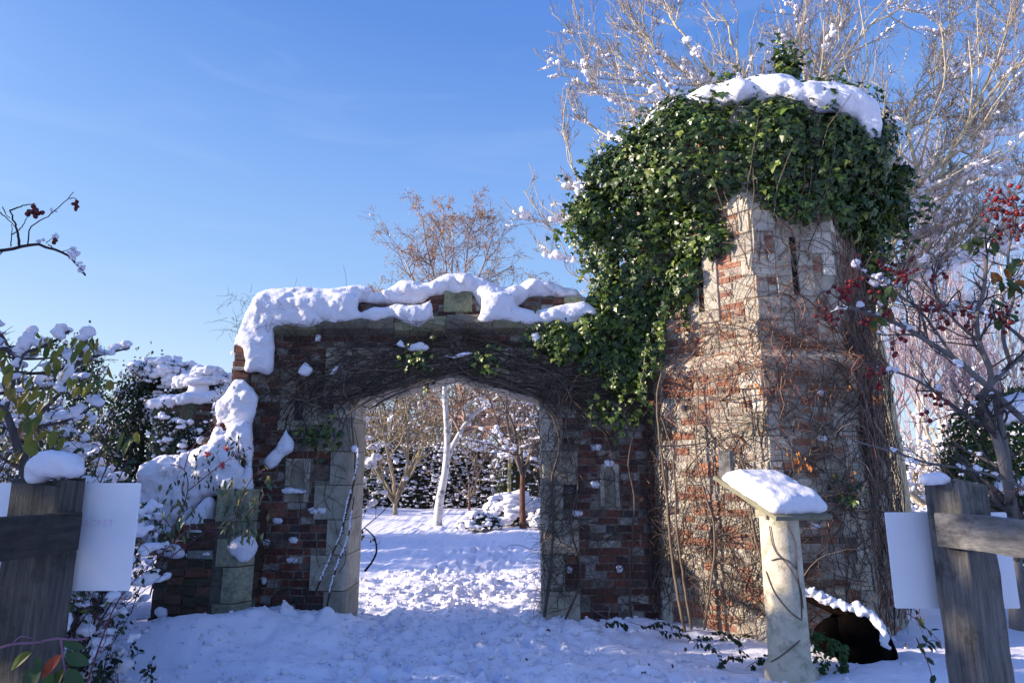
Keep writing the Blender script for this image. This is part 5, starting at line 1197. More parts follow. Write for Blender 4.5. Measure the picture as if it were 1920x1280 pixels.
# ---- small plants on the right
def sprig(label, Y, paths, leafc, ls, nl, group=None, col=(.14, .06, .07), r=.003, name='sprig'):
    p0 = at(*paths[0][0], Y); t = tag(empty(name, (p0[0], Y, 0)), label, 'plant', group); w = MB(); mb = MB()
    for pts in paths:
        P = resample(poly_at([(a, b, Y) for a, b in pts]), 16); tubes(w, P[None], limb_rad(P[None], r, .5), 5, col)
        if nl: j = rl.integers(2, 16, nl); scatter(mb, LEAF_V, LEAF_F, P[j] + rl.normal(0, ls * .25, (nl, 3)), frames(np.tile([[0, -1, .5]], (nl, 1)), np.array([.4, 0, -.6]), rl, .7), rl.uniform(.7, 1.3, nl) * ls, np.array(leafc)[rl.integers(0, len(leafc), nl)])
    build(w, 'stem', M['vine'], t)
    if nl: build(mb, 'leaves', M['leaf'], t)
sprig('thin bramble stems with a few leaves under the right notice panel', 3.6, [[(1718, 1195), (1735, 1230), (1748, 1270), (1752, 1310)], [(1718, 1195), (1726, 1210), (1745, 1200), (1765, 1205)], [(1690, 1145), (1710, 1155), (1740, 1180), (1765, 1205)], [(1724, 1140), (1722, 1165), (1730, 1185)]], DL, .045, 4)
sprig('leafy trailing sprigs in the snow at the foot of the tower', 5.7, [[(1300, 1215), (1320, 1190), (1350, 1185), (1380, 1200)], [(1340, 1260), (1360, 1235), (1400, 1225)], [(1400, 1250), (1430, 1232), (1450, 1222)], [(1370, 1190), (1390, 1215), (1385, 1240)], [(1320, 1200), (1345, 1225), (1350, 1250)]], DL, .045, 22, name='sprig')
sprig('bushy small-leaved green plant right of the stone pillar', 5.5, [[(1540, 1270), (1530, 1220), (1520, 1180)], [(1540, 1270), (1550, 1230), (1560, 1195)], [(1550, 1275), (1575, 1250), (1580, 1225)], [(1520, 1190), (1550, 1195), (1580, 1210)], [(1510, 1280), (1500, 1260), (1505, 1240)], [(1560, 1200), (1580, 1240), (1580, 1270)]], ((.03, .08, .02), (.05, .11, .03)), .05, 42, name='sprig')
sprig('dark ivy tendrils on the snow where arch wall meets tower', 6.6, [[(1180, 1165), (1230, 1180), (1290, 1190)], [(1210, 1175), (1250, 1165), (1280, 1185)], [(1290, 1200), (1340, 1195), (1400, 1190)], [(1130, 1172), (1150, 1165), (1175, 1172)]], DL, .05, 26, name='sprig')
# fallen dead leaves on the snow
fallen = [(1209, 1262, 18), (1033, 1192, 10), (1283, 1222, 12), (1655, 1222, 12), (1216, 1250, 9), (985, 1236, 7), (820, 1066, 6), (1262, 1255, 8), (905, 1180, 6), (620, 1245, 6), (1700, 1222, 8)]
WH = ['largest, near the bottom edge right of centre', 'below the right jamb of the arch', 'in front of the tower foot', 'left of the right gatepost, lower one', 'just above the largest dead leaf', 'in the middle foreground', 'tiny one on the sunlit path behind the arch', 'between the largest leaf and the pillar', 'at the threshold of the arch', 'in the foreground left of centre', 'closest to the right gatepost']
for wh_, (a, b, s_) in zip(WH, fallen):
    mb = MB(); p = gnd(a, b); p[2] = ground_z(p[0], p[1]) + .02 if True else .02; L = s_ * pxm(p[1]) * 1.2
    scatter(mb, LEAF_V, LEAF_F, p[None], frames(np.array([[rl.normal(0, .6), -.8, .6]]), norm(rl.normal(0, 1, (1, 3)) + [0, 0, .8])[0], rl, .3), np.array([[L * .8, L, L]]), (.07, .04, .03))
    o = build(mb, 'fallen_leaf', M['leaf']); 
    c = np.array([v.co for v in o.data.vertices]).mean(0)
    for v in o.data.vertices: v.co = v.co - Vector(c)
    o.location = c; tag(o, 'curled dead brown leaf on the snow, ' + wh_, 'leaf', 'dead leaves scattered on the snow')
# ------------------------------------------------------------------ the garden behind
rg = np.random.default_rng(77)
ORD = ['first', 'second', 'third', 'fourth', 'fifth', 'sixth', 'seventh', 'eighth', 'ninth', 'tenth', 'eleventh', 'twelfth']
TW = ((.20, .17, .13), (.17, .14, .10), (.15, .11, .09), (.16, .10, .10))
def emit_tree(t, lv, rng, cols, sn=0, snsize=.05, tm='bark', snow_levels=(1, 2, 3), leaves=None, sides=(8, 5, 4, 3, 3), icos=None):
    w = MB(); tubes(w, lv[0][0], lv[0][1], sides[0], cols[0]); build(w, 'trunk', M[tm], t, True)
    w = MB(); emit(w, lv[1:2], [cols[min(1, len(cols) - 1)]], (sides[1],), rng); build(w, 'limbs', M[tm], t, True)
    w = MB(); emit(w, lv[2:], cols[2:] if len(cols) > 2 else cols[-1:], sides[2:], rng); build(w, 'twigs', M['vine'], t)
    if sn:
        s = MB()
        for q, fr_ in zip(snow_levels, (.25, .4, .35)):
            if q < len(lv): snow_on(s, lv[q], int(sn * fr_), snsize * (1.3, 1., .7)[min(snow_levels.index(q), 2)], rng, .95, 2.4, icos or ICO0, .3)
        build(s, 'snow', SNOWM, t, True)
    if leaves:
        n, size, cols_ = leaves; mb = MB(); leaves_on(mb, lv[-1], int(n * .7), size, cols_, rng, QUAD_V, QUAD_F, off=size * .5); leaves_on(mb, lv[-2], int(n * .3), size, cols_, rng, QUAD_V, QUAD_F, off=size * .5); build(mb, 'leaves', M['leaf'], t)
# ---- the birch seen through the arch, its rusty crown above the wall
M['birch'] = mat('birch_bark', (.62, .60, .58), .7, attr=False, var=.12, vscale=20, bump=.3, stretch=(1, 1, 6), dirt=(.05, .045, .04), dscale=6)
YB = 19.3
t = thing('birch_tree', 'slender white-barked birch framed by the archway with a rusty thin crown above the wall', 'tree', (*gnd(820, 985)[:2], 0))
tp = resample(poly_at([(819, 992), (824, 940), (833, 895), (838, 850), (838, 800), (834, 740), (836, 660), (842, 560), (850, 470), (846, 420)], YB), 30)
tr_ = np.interp(np.linspace(0, 1, 30), [0, .03, .2, .5, 1], [.20, .155, .12, .08, .02])
limbs = [(.09, [(838, 860), (852, 830), (880, 785), (905, 765), (950, 735), (1010, 700), (1040, 640)]), (.05, [(838, 800), (860, 770), (900, 745), (960, 720)]), (.05, [(834, 720), (800, 640), (785, 560), (765, 500), (745, 460)]), (.05, [(838, 700), (860, 620), (880, 560), (905, 500), (925, 440)]), (.045, [(840, 600), (815, 520), (800, 460), (790, 400)]), (.04, [(845, 600), (870, 520), (880, 440), (895, 395)]), (.04, [(836, 660), (780, 600), (735, 570), (705, 545)]), (.04, [(838, 660), (910, 590), (955, 560), (1000, 545)]), (.03, [(840, 560), (835, 480), (830, 430), (835, 395)])]
P = np.stack([resample(poly_at([(a, b, YB + .8 * math.sin(k * 2.2 + j * .4)) for j, (a, b) in enumerate(pts)]), 16) for k, (r, pts) in enumerate(limbs)])
lv = [(P, limb_rad(P, np.array([l[0] for l in limbs]), .3))]
lv = grow(P, lv[0][1], [dict(c=18, a=48, ratio=.52, n=8, up=.5, wig=.18, t0=.15, rmin=.009), dict(c=8, a=42, ratio=.5, n=6, up=-.2, wig=.2, rmin=.006), dict(c=4, a=40, ratio=.6, n=5, up=-.6, wig=.2, rmin=.004)], rg)
tr_ = tr_ * .84
w = MB(); tubes(w, tp[None], tr_[None], 12, (1, 1, 1)); 
m_ = build(w, 'trunk', M['birch'], t, True)
w = MB(); tubes(w, P[:2], lv[0][1][:2], 8); build(w, 'limb', M['birch'], t, True)
w = MB(); tubes(w, P[2:], lv[0][1][2:], 5, (.30, .26, .24)); build(w, 'limbs', M['bark'], t, True)
w = MB(); emit(w, lv[1:], [(.26, .17, .14), (.22, .13, .10), (.22, .12, .10)], (4, 3, 3), rg); build(w, 'twigs', M['vine'], t)
RU = ((.46, .24, .10), (.40, .20, .11), (.52, .33, .14), (.42, .24, .19), (.50, .38, .16))
mb = MB(); leaves_on(mb, lv[3], 9500, .052, RU, rg, QUAD_V, QUAD_F, off=.05); leaves_on(mb, lv[2], 3600, .052, RU, rg, QUAD_V, QUAD_F, off=.04); build(mb, 'leaves', M['leaf'], t)
s = MB(); snow_on(s, (P, lv[0][1]), 160, .045, rg, .95, 2.5, ICO0); snow_on(s, lv[1], 120, .04, rg, .9, 2, ICO0); build(s, 'snow', SNOWM, t, True)
# ---- two small brown-trunked trees and others behind the arch
def fork_tree(label, px, py, Y, Hpx, r, rng, spread=.9, col=((.17, .09, .06), (.15, .11, .09), (.17, .13, .11), (.17, .12, .12)), sn=400, leaves=None, forks=6, trunk=.28, group=None, name='garden_tree', snsize=.055, c1=9, c2=6, c3=3, tm='bark', lean=0, rmin=.004):
    b = at(px, py, Y); b[2] = 0; H = Hpx * pxm(Y); t = tag(empty(name, b), label, 'tree', group)
    T = walk(b[None] - [0, 0, .1], np.array([[lean, 0, 1.]]), np.array([H * trunk + .1]), 8, .04, .1, rng); top = T[0, -1]
    w = MB(); tubes(w, T, np.interp(np.linspace(0, 1, 8), [0, .12, 1], [r * 1.4, r, r * .8])[None], 9, col[0]); build(w, 'trunk', M[tm], t, True)
    a = rng.uniform(0, 6.28) + np.arange(forks) * 2.4; tl = rng.uniform(.25, 1, forks) * spread; D = np.stack([np.cos(a) * tl, np.sin(a) * tl, np.ones(forks)], 1)
    P = walk(np.tile(top, (forks, 1)) - [0, 0, .03], D, H * (1 - trunk) * rng.uniform(.75, 1.15, forks), 14, .12, .4, rng)
    lv = grow(P, limb_rad(P, r * .62, .25), [dict(c=c1, a=45, ratio=.5, n=8, up=.5, wig=.18, t0=.12, rmin=rmin * 2), dict(c=c2, a=42, ratio=.52, n=6, up=.4, wig=.2, rmin=rmin * 1.4), dict(c=c3, a=40, ratio=.6, n=4, up=.3, wig=.2, rmin=rmin)], rng)
    w = MB(); tubes(w, P, lv[0][1], 6, col[1]); build(w, 'limbs', M[tm], t, True)
    w = MB(); emit(w, lv[1:], list(col[1:]), (4, 3, 3), rng); build(w, 'twigs', M['vine'], t)
    if sn:
        s = MB(); snow_on(s, lv[0], int(sn * .2), snsize * 1.4, rng, 1., 2.6, ICO0, .3); snow_on(s, lv[1], int(sn * .6), snsize * 1.15, rng, .95, 2.4, ICO0, .3); snow_on(s, lv[2], int(sn * 1.1), snsize * .9, rng, .95, 2.2, ICO0, .3); build(s, 'snow', SNOWM, t, True)
    if leaves:
        n, size, cols_ = leaves; mb = MB(); leaves_on(mb, lv[3], int(n * .7), size, cols_, rng, QUAD_V, QUAD_F, off=size * .5); leaves_on(mb, lv[2], int(n * .3), size, cols_, rng, QUAD_V, QUAD_F, off=size * .5); build(mb, 'leaves', M['leaf'], t)
    return t
fork_tree('small tree with a red-brown trunk and snowy forks at the right of the archway view', 981, 972, 18.2, 340, .09, rg, .75, sn=1100, forks=7, leaves=(500, .06, RU), col=((.11, .05, .035), (.13, .10, .085), (.19, .15, .13), (.2, .16, .15)))
OC_ = ((.36, .24, .07), (.30, .20, .07), (.42, .30, .10))
fork_tree('multi-stemmed tree with ochre leaves at the left of the archway view', 742, 950, 24, 330, .10, rg, 1.1, sn=380, forks=9, trunk=.06, leaves=(2600, .085, OC_), col=((.30, .25, .17), (.26, .21, .14), (.2, .15, .11), (.2, .15, .11)))
fork_tree('leafless snowy shrub-like tree right behind the white birch', 880, 935, 26.5, 210, .05, rg, 1.3, sn=420, forks=7, trunk=.1, leaves=(500, .08, OC_))
# ---- hedges across the back of the lawn
def hedge(label, x0, x1, y0, y1, h, n, sn, cols, lab_snow=True, size=.09, top=False, group=None):
    t = tag(empty('hedge', ((x0 + x1) / 2, (y0 + y1) / 2, 0)), label, 'hedge', group)
    core = MB(); bx(core, x0 + .18, x1 - .18, y0 + .18, y1 - .18, 0, h - .15, (.03, .035, .02)); build(core, 'branches', M['vine'], t)
    mb = MB(); face = rg.choice(4, n, p=[.62, .22, .08, .08]); u = rg.random(n); v_ = rg.random(n); p = np.zeros((n, 3)); nn = np.zeros((n, 3))
    lump = .14 * (vnoise(u * (x1 - x0) * 1.4, v_ * 3, 3) - .5)
    f0 = face == 0; p[f0] = np.stack([x0 + u * (x1 - x0), y0 + lump, v_ * h], 1)[f0]; nn[f0] = (0, -1, .3)
    f1 = face == 1; p[f1] = np.stack([x0 + u * (x1 - x0), y0 + v_ * (y1 - y0), h + lump], 1)[f1]; nn[f1] = (0, -.2, 1)
    f2 = face == 2; p[f2] = np.stack([x0 + lump, y0 + u * (y1 - y0), v_ * h], 1)[f2]; nn[f2] = (-1, 0, .3)
    f3 = face == 3; p[f3] = np.stack([x1 + lump, y0 + u * (y1 - y0), v_ * h], 1)[f3]; nn[f3] = (1, 0, .3)
    p += rg.normal(0, .07, p.shape); p[:, 2] = p[:, 2].clip(.02)
    scatter(mb, QUAD_V, QUAD_F, p, frames(nn, np.array([0, 0, 1.]), rg, .7), rg.uniform(.7, 1.4, n) * size, np.array(cols)[rg.integers(0, len(cols), n)]); build(mb, 'foliage', M['leaf'], t)
    k = rg.choice(n, sn); s = MB(); C = p[k] + nn[k] * .06; blobs(s, C, np.stack([rg.lognormal(-2.95, .6, sn), rg.lognormal(-3.2, .4, sn), rg.lognormal(-3.6, .5, sn)], 1).clip(.012, .2), rg, ICO0, .35)
    if top: m = int((x1 - x0) * 40); blobs(s, np.stack([rg.uniform(x0, x1, m), rg.uniform(y0, y1, m), np.full(m, h + .05)], 1), np.stack([rg.uniform(.12, .25, m), rg.uniform(.12, .25, m), rg.uniform(.07, .14, m)], 1), rg, ICO0, .2)
    build(s, 'snow', SNOWM, t, True)
HG = ((.045, .05, .02), (.06, .055, .025), (.035, .045, .02), (.09, .06, .03))
h0 = at(650, 945, 28)[0]; h1 = at(926, 945, 28)[0]
hedge('tall dark loose hedge speckled with snow behind the birch', h0 - 6, h1, 28, 30, 2.55, 17000, 4600, HG)
hedge('clipped dark green hedge with an even slab of snow on top, right of the birch', h1 + .2, h1 + 9, 27, 28.4, 2.15, 7000, 600, ((.04, .055, .015), (.05, .07, .02)), top=True)
hedge('snowy hedge at the right behind the tower', 14.5, 34, 25, 27, 2.0, 11000, 5000, HG)
# wooden stake by the clipped hedge
sx_ = at(955, 905, 25.5); stk = thing('timber_stake', 'tall pale round timber stake in front of the clipped hedge', 'stake', (sx_[0], 25.5, 0))
mb = MB(); tubes(mb, np.array([[[sx_[0], 25.5, -.1], [sx_[0], 25.5, 1.2], [sx_[0] + .02, 25.5, at(955, 850, 25.5)[2]]]]), np.array([[.075, .072, .068]]), 10, (.30, .26, .12), cap=True); build(mb, 'shaft', M['bark'], stk, True)
# low snowy shrubs on the lawn
def dome(label, px, py, Y, w, h, rng, n=900, sn=160, cols=DL, ss=.1, group='low shrubs under snow on the lawn'):
    c = at(px, py, Y); c[2] = 0; t = tag(empty('low_shrub', c), label, 'shrub', group); d = norm(rng.normal(0, 1, (n, 3))); d[:, 2] = abs(d[:, 2]); f = rng.uniform(.6, 1.05, (n, 1)); p = c + d * f * np.array([w, w * .8, h])
    mb = MB(); scatter(mb, QUAD_V, QUAD_F, p, frames(d, np.array([0, 0, 1.]), rng, .8), rng.uniform(.06, .13, n), np.array(cols)[rng.integers(0, len(cols), n)]); build(mb, 'foliage', M['leaf'], t)
    d = norm(rng.normal(0, 1, (sn, 3))); d[:, 2] = abs(d[:, 2]) * 1.3 + .15; d = norm(d); p = c + d * np.array([w, w * .8, h]); s = MB(); q = rng.lognormal(-.2, .4, sn) * ss; blobs(s, p, np.stack([q * 1.3, q * 1.1, q * .6], 1), rng, ICO1, .3); build(s, 'snow', SNOWM, t, True)
dome('low spreading shrub half buried in snow right of the birch foot', 900, 968, 18.2, .62, .42, rg, 700, 120, ss=.07)
dome('snow-laden evergreen shrub left of the brown-trunked tree', 955, 945, 19.6, .75, .85, rg, 900, 260, ss=.11)
dome('snow-covered low shrub behind the brown-trunked tree', 1005, 950, 20.4, .9, .65, rg, 900, 220, ss=.11)
dome('low snowy mound of shrub at the right edge of the archway view', 1030, 962, 18.8, .6, .5, rg, 700, 140, ss=.09)
# dark evergreen bush just behind the left jamb
t_, _ = shrub('shrub', 'dark tangled evergreen shrub behind the left jamb of the arch', (-2.25, 9.0, 0), 9, 2.75, .55, rg, .06, ((.03, .06, .02), (.04, .08, .025)), 420, 60, .05, col=(.05, .035, .03), r0=.018, up=.5)
# ---- woods closing the view
spec = []
for i, px in enumerate(np.linspace(640, 1120, 11)): spec.append((px + rg.uniform(-15, 15), rg.uniform(33, 44), rg.uniform(250, 330)))
FT = ['bare brown tree in the far screen of trees, %s' % s for s in ()]
def far_tree(i, px, Y, hp, lab, cols, leaves, sn, sp=.8, name='tree', group='trees closing the view behind the garden', rmin=.011, c=(9, 7, 4)):
    fork_tree(lab, px, 900, Y, hp, .16, rg, sp, sn=sn, forks=7, trunk=.22, leaves=leaves, group=group, col=cols, name=name, snsize=.10, c1=c[0], c2=c[1], c3=c[2], rmin=rmin)
CT = ((.22, .18, .13), (.20, .16, .11), (.22, .15, .11), (.24, .17, .13))
for i, (px, Y, hp) in enumerate(spec):
    far_tree(i, px, Y, hp * .78, 'bare far tree beyond the hedges seen through the archway, %s from the left' % ORD[i], CT, (900, .13, OC_) if i % 2 else None, 230, rmin=.014)
# birches and pale trees right of the tower
WB = ((.52, .48, .44), (.34, .27, .26), (.34, .24, .27), (.36, .26, .30))
rb2 = [(1692, 21, 560), (1722, 23, 620), (1748, 22, 500), (1776, 26, 640), (1800, 22, 590), (1828, 24, 520), (1860, 23, 560), (1895, 21, 600), (1935, 24, 560)]
for i, (px, Y, hp) in enumerate(rb2):
    b = at(px, 900, Y); b[2] = 0; H = hp * pxm(Y) * .95; t = tag(empty('birch_tree', b), 'tall thin pale birch with lilac twigs right of the tower, %s from the tower' % ORD[i], 'tree', 'slim birches right of the tower')
    T = walk(b[None], np.array([[rg.normal(0, .05), 0, 1.]]), np.array([H]), 18, .035, .2, rg); rr = np.interp(np.linspace(0, 1, 18), [0, .5, 1], [.10, .06, .012])[None]
    lv = grow(T, rr, [dict(c=26, a=32, len=H * .28, n=8, up=1.1, wig=.12, t0=.18, rmin=.010, rr=.5), dict(c=10, a=34, ratio=.5, n=6, up=.9, wig=.14, rmin=.007), dict(c=4, a=32, ratio=.6, n=4, up=.6, wig=.14, rmin=.0055)], rg)
    emit_tree(t, lv, rg, WB, 260, .07)
# ochre and pale multi-stem tree and frosted shrubs at mid distance on the right
fork_tree('spreading pale-barked tree frosted with snow just right of the tower', 1790, 905, 13, 340, .10, rg, 1.5, sn=1800, forks=10, trunk=.1, col=((.42, .36, .26), (.34, .28, .2), (.28, .22, .2), (.28, .22, .22)), snsize=.055, c1=10, c2=7, c3=3)
fork_tree('small frosted twiggy tree low between tower and right gatepost', 1725, 920, 15, 220, .05, rg, 1.5, sn=1300, forks=12, trunk=.05, col=((.36, .3, .2), (.28, .22, .16), (.25, .19, .17), (.25, .19, .19)), snsize=.055)
dome('snow-covered low shrub right of the tower foot', 1700, 955, 11, .8, .7, rg, 1200, 260, ss=.10)
dome('snow-covered low shrub behind the right gatepost', 1770, 985, 9.5, .7, .6, rg, 1200, 240, ss=.10)
# rounded evergreen with snow on top, at the right edge
def cloud_tree(name, label, cat, base, E, n, size, cols, rng, sn, ss, trunk=None, group=None, shell=(.75, 1.08), tv=QUAD_V, tf=QUAD_F, nz=.2, snow_up=.35):
    base = np.array(base, float); t = tag(empty(name, base), label, cat, group); E = np.array(E, float)
    p, nr = ell_leaves(E, n, rng, shell, nz); k = p[:, 2] > .05; p, nr = p[k], nr[k]
    mb = MB(); scatter(mb, tv, tf, p, frames(nr, np.array([0, 0, 1.]), rng, .6), rng.uniform(.6, 1.3, len(p)) * size, np.array(cols)[rng.integers(0, len(cols), len(p))] * rng.uniform(.7, 1.3, (len(p), 1))); build(mb, 'foliage', M['leaf'], t)
    if sn:
        p, nr = ell_leaves(E, sn * 4, rng, (1.0, 1.06), nz); k = (nr[:, 2] > snow_up) & (p[:, 2] > .1); p = p[k][:sn]; q = rng.lognormal(-.3, .5, len(p)) * ss; p = p + rng.normal(0, ss * .5, p.shape)
        s = MB(); blobs(s, p, np.stack([q * 1.1, q * 1.1, q * .75], 1) * rng.uniform(.8, 1.2, (len(q), 3)), rng, ICO1, .35); build(s, 'snow', SNOWM, t, True)
    w = MB(); H = (E[:, 2] + E[:, 5] * .6).max(); T = walk(base[None], np.array([[0, 0, 1.]]), np.array([H * .85]), 8, .03, .1, rng); tubes(w, T, limb_rad(T, trunk or .12, .3), 7, (.10, .08, .06)); build(w, 'trunk', M['bark'], t, True)
    return t
def ep(px, py, Y, rx, ry, rz): return (*at(px, py, Y), rx, ry, rz)
cloud_tree('evergreen_bush', 'rounded bright evergreen bush with a thick cap of snow at the right edge', 'bush', (*at(1880, 900, 7.5)[:2], 0), [ep(1890, 850, 7.5, .62, .6, .55), ep(1850, 900, 7.3, .35, .4, .4), ep(1930, 830, 7.6, .6, .5, .7), ep(1900, 960, 7.5, .6, .5, .55), ep(1820, 925, 7.2, .2, .3, .25)], 21000, .055, ((.05, .10, .02), (.035, .07, .02), (.08, .13, .03)), rg, 0, .09)
C, S = fill_px([(1848, 775), (1862, 752), (1900, 738), (1960, 730), (1960, 790), (1900, 792), (1880, 800), (1868, 812), (1858, 800)], 7.38, 260, .12, rg, (), .02, .25); snow_obj('resting_snow', C, S, rg, .025, .05, label='thick snow lying on the evergreen bush at the right edge')
C, S = fill_px([(1858, 905), (1880, 895), (1930, 890), (1960, 900), (1960, 930), (1900, 925), (1880, 935), (1862, 925)], 7.05, 200, .09, rg, (), .02, .12); snow_obj('resting_snow', C, S, rg, .025, .04, label='lower shelf of snow on the evergreen bush at the right edge')
# ---- left distance: yews, snow-laden trees and a second small ruin
YW = ((.018, .035, .018), (.025, .04, .022), (.015, .028, .018))
for i, (px, pt, wd) in enumerate(((215, 712, .45), (240, 690, .5), (265, 685, .55), (285, 700, .5), (95, 640, .6), (140, 650, .5))):
    Y = 15 + i * .3; b = at(px, 900, Y); b[2] = 0; zt = at(px, pt, Y)[2]
    cloud_tree('yew_tree', ('dark upright yew, %s' % ('leftmost of the group left of the far ruin', 'second of the group left of the far ruin', 'tallest of the group left of the far ruin', 'right against the far ruin', 'standing behind the yellow-leaved shrub', 'rising behind the yellow-leaved shrub, right of its neighbour')[i]), 'tree', b,
               [(b[0], Y, zt * .5, wd, wd, zt * .48), (b[0] + .1, Y, zt * .72, wd * .75, wd * .7, zt * .26), (b[0] - .15, Y, zt * .35, wd * 1.1, wd, zt * .34)], 5200, .085, YW, rg, 40, .04, nz=.35, snow_up=.1)
for i, (px, pt, wd, Y) in enumerate(((302, 775, .30, 12.6), (330, 800, .34, 12.4), (372, 800, .30, 12.5), (408, 745, .26, 12.8))):
    b = at(px, 900, Y); b[2] = 0; zt = at(px, pt, Y)[2]
    cloud_tree('yew_tree', 'low dark yew in front of the far ruin, %s from the left' % ORD[i], 'tree', b, [(b[0], Y, zt * .5, wd, wd, zt * .48), (b[0] + .08, Y, zt * .72, wd * .75, wd * .7, zt * .26)], 3200, .07, YW, rg, 50, .045, nz=.4, snow_up=.1)
t = thing('far_ruin', 'small ruined brick building with pale corner stones and snowy top in the left distance', 'ruin', (*at(345, 900, 13.5)[:2], 0))
mb = MB(); a = at(290, 752, 13.5); b = at(352, 748, 13.5)
sbk, sb_old = sb, sb
x0, x1 = a[0], b[0]; z1 = a[2]; 
P = [(x0, 13.5), (x1, 13.5), (x1 + .9, 14.3), (x1 + .9, 15.5), (x0, 15.5)]
prism(mb, P, -.1, z1 - .02, (.1, .08, .06))
BR_SHADE = [tuple(np.array(c) * .38) for c in BR]  # bricks darkened: shade on the far ruin is put into the colour
for k in (0, 1):
    A, B = np.array(P[k]), np.array(P[k + 1]); L = np.linalg.norm(B - A); d = (B - A) / L
    def ivr(z):
        i_ = [(0.18, L - .18)]
        return i_
    face_blocks(mb, A, B, courses(0, z1, ivr), (d[1], -d[0]), cols=BR_SHADE, probs=BP)
    zz = 0
    while zz < z1: face_blocks(mb, A, B, [(zz, min(zz + .25, z1), [(0.005, .16)] if k == 0 else [(.01, .12)])], (d[1], -d[0]), cols=[(.09, .11, .07)], probs=[1.], prot=(.02, .03)); zz += .26  # corner stone colour dimmed along with the bricks for shade
build(mb, 'masonry', M['brick'], t)
rd = [(x0 - .1 + (x1 + .9 - x0) * u, 13.5 + .8 * max(0, u - .5) * 2 * .9, z1 - .04 + .20 * u) for u in rg.random(220)]
C = np.array(rd) + rg.normal(0, .04, (220, 3)); snow_obj('snow', C, rg.uniform(.05, .09, (220, 3)), rg, .03, .05, parent=t)
cloud_tree('snowy_tree', 'round-headed tree blanketed in snow directly behind the far ruin', 'tree', (*at(320, 900, 15.8)[:2], 0), [ep(312, 715, 15.8, .62, .6, .52), ep(345, 735, 15.8, .55, .5, .40), ep(318, 780, 15.9, .45, .6, .7)], 7500, .07, YW, rg, 700, .075, snow_up=-.2)
cloud_tree('snowy_tree', 'dark narrow tree with a snowy crown right of the far ruin', 'tree', (*at(395, 900, 14.6)[:2], 0), [ep(393, 722, 14.6, .36, .4, .34), ep(395, 790, 14.6, .42, .4, .75), ep(370, 728, 15, .45, .4, .26)], 6000, .07, YW, rg, 900, .075, snow_up=.1)
for i, (px, Y, hp) in enumerate(((-40, 24, 300), (60, 26, 280), (130, 22, 260), (180, 28, 250), (440, 26, 190))):
    far_tree(i, px, Y, hp * .75, 'bare far tree in the left distance, %s from the left edge' % ORD[i], CT, None, 300, group='trees closing the view on the left')
# ---- the big bare tree behind the tower
rt_ = np.random.default_rng(99)
t = thing('bare_tree', 'huge leafless many-branched tree with clumps of snow spreading behind and above the tower', 'tree', (6.6, 11.5, 0))
BT = ((.44, .38, .26), (.40, .34, .24), (.32, .26, .19), (.26, .20, .16), (.25, .19, .18))
def bp(*pts): return pts
main = [(.16, 11.5, [(1640, 900), (1640, 700), (1650, 560)]),
        (.075, 11.0, [(1600, 620), (1480, 400), (1340, 250), (1240, 170), (1170, 120), (1110, 60)]), (.065, 10.8, [(1560, 560), (1400, 380), (1250, 300), (1150, 260), (1060, 200)]), (.07, 11.3, [(1600, 600), (1500, 350), (1420, 200), (1380, 100), (1340, -20)]),
        (.06, 11.0, [(1560, 500), (1400, 330), (1290, 240), (1210, 220), (1130, 180), (1085, 110)]), (.07, 11.5, [(1620, 600), (1540, 330), (1510, 180), (1500, 80), (1490, -40)]), (.065, 11.8, [(1630, 600), (1570, 330), (1545, 180), (1560, 60), (1600, -40)]),
        (.07, 11.6, [(1640, 560), (1600, 350), (1560, 160), (1600, 80), (1680, 20), (1730, -30)]), (.07, 11.4, [(1650, 520), (1690, 400), (1720, 330), (1700, 220), (1760, 120), (1800, -20)]), (.06, 11.4, [(1690, 400), (1760, 330), (1830, 200), (1870, 100), (1920, -20)]),
        (.065, 11.2, [(1690, 380), (1770, 300), (1850, 260), (1960, 200)]), (.06, 11.0, [(1680, 420), (1760, 350), (1860, 330), (1960, 330)]), (.055, 11.2, [(1650, 480), (1720, 440), (1800, 420), (1880, 370), (1960, 350)]), (.055, 11.0, [(1640, 530), (1720, 500), (1800, 450), (1860, 380), (1900, 350)]),
        (.05, 11.4, [(1640, 560), (1720, 520), (1790, 500), (1850, 470), (1950, 460)]), (.045, 10.9, [(1480, 420), (1300, 400), (1180, 380), (1090, 340), (1055, 280)]), (.04, 10.9, [(1450, 460), (1250, 450), (1120, 420), (1040, 415), (985, 405)]), (.035, 10.9, [(1400, 520), (1200, 510), (1080, 490), (1010, 490)]),
        (.05, 11.8, [(1700, 260), (1740, 180), (1830, 120), (1880, 0)]), (.05, 11.2, [(1760, 320), (1850, 230), (1900, 170), (1960, 100)]), (.06, 11.2, [(1500, 380), (1420, 240), (1330, 130), (1270, 50), (1230, -30)]), (.05, 11.4, [(1420, 260), (1300, 150), (1210, 70), (1150, -10)])]
P = np.stack([resample(poly_at([(a, b, Y + .5 * math.sin(j * 1.3 + k)) for j, (a, b) in enumerate(pts)]), 24) for k, (r, Y, pts) in enumerate(main)])
top_ = at(1640, 640, 11.5); base_ = np.array([top_[0] + .15, 11.7, -.15]); P[0] = resample(np.array([base_, base_ * .6 + top_ * .4 + [.05, 0, 0], top_]), 24)
for k in range(1, len(P)):        # every limb springs from the trunk top or from the limb nearest to it
    if main[k][2][0][1] >= 460: q_ = top_ + rt_.normal(0, .04, 3)
    else:
        oth = P[[j for j in range(1, k)]].reshape(-1, 3); q_ = oth[np.argmin(((oth - P[k, 0]) ** 2).sum(1) + .3 * np.abs(oth[:, 2] - P[k, 0, 2] + .6))]
    P[k] = resample(np.vstack([q_[None], P[k][3::3]]), 24)
r0 = np.array([m[0] for m in main]); rad = limb_rad(P, r0 * .72, .28); rad[0] = np.linspace(.24, .15, 24)
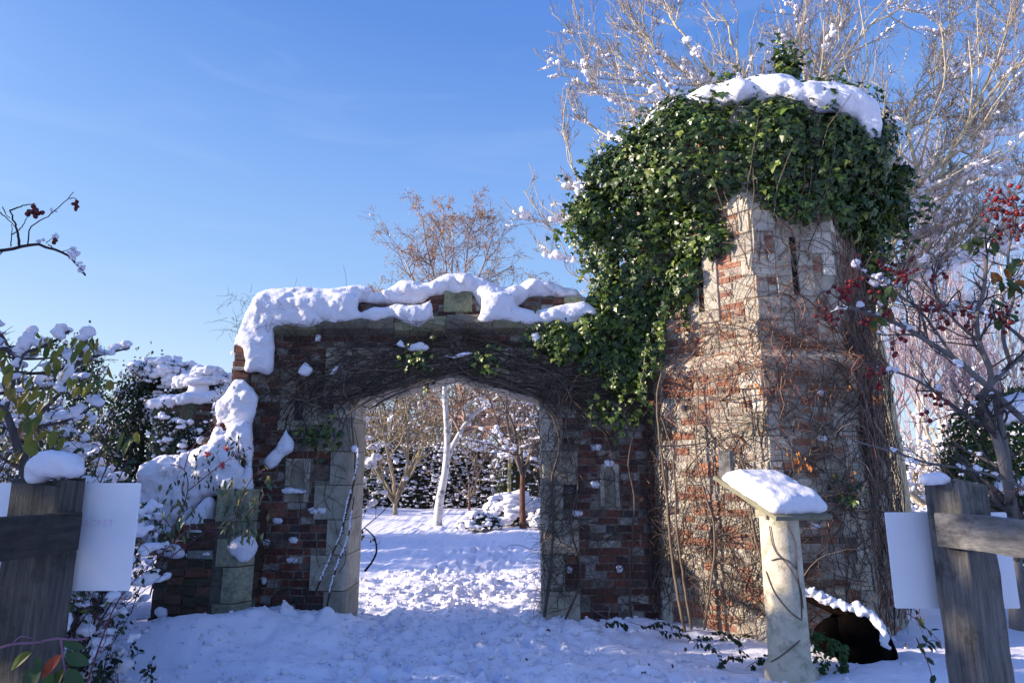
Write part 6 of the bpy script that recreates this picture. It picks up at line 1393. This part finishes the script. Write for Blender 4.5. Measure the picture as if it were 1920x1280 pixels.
rdx = rt_.normal(0, .02, P.shape); P[1:, 1:] += rdx[1:, 1:]
lv = grow(P[1:], rad[1:], [dict(c=21, a=36, ratio=.42, n=10, up=.8, wig=.12, t0=.12, rmin=.012, rr=.6), dict(c=8, a=36, ratio=.50, n=8, up=.8, wig=.13, rmin=.0075), dict(c=4.5, a=34, ratio=.6, n=6, up=.7, wig=.14, rmin=.005), dict(c=1.0, a=34, ratio=.6, n=4, up=.6, wig=.13, rmin=.004)], rt_)
w = MB(); tubes(w, P[:1], rad[:1], 12, BT[0]); tubes(w, P[1:], rad[1:], 8, BT[0]); build(w, 'trunk', M['bark'], t, True)
w = MB(); emit(w, lv[1:2], [BT[1]], (5,), rt_); build(w, 'limbs', M['bark'], t, True)
w = MB(); emit(w, lv[2:], list(BT[2:]), (4, 3, 3), rt_); build(w, 'twigs', M['vine'], t)
s = MB(); 
for q_, n_, s_ in ((0, 420, .095), (1, 1500, .065), (2, 2900, .038), (3, 2400, .022)):
    C_, r_ = snow_clumps(lv[q_], n_, s_, rt_, .66, .08, 7, .6); blobs(s, C_, r_ * np.array([1, 1, .9]), rt_, ICO1 if q_ < 2 else ICO0, .3, Rm=randR(len(C_), rt_))
build(s, 'snow', SNOWM, t, True)
mb = MB(); leaves_on(mb, lv[2], 30, .13, ((.16, .08, .04), (.22, .12, .05)), rt_); build(mb, 'dead_leaves', M['leaf'], t)

# ---- unseen trees added left of the view to shade foreground and far ruin
ro = np.random.default_rng(3)
for i, (x, y, h, wd) in enumerate(((-8.6, -3.5, 6.1, 1.5), (-9.0, -1.2, 6.4, 1.5), (-8.5, .9, 6.3, 1.4), (-8.8, 2.8, 5.9, 1.3), (-8.9, 4.8, 3.9, 1.3), (-9.6, 6.4, 3.3, 1.1), (-15.5, 12.4, 6.8, 1.9), (-16.5, 15.0, 7.2, 2.0))):
    cloud_tree('shade_evergreen', 'dark evergreen tree outside the picture on the left, %s from the front' % ORD[i], 'tree', (x, y, 0), [(x, y, h * .45, wd, wd, h * .45), (x + .2, y - .3, h * .7, wd * .8, wd * .8, h * .30), (x, y + .4, h * .3, wd * 1.1, wd, h * .32)], 5200, .22, YW, ro, 0, .1, group='evergreens left of the picture', nz=.3)
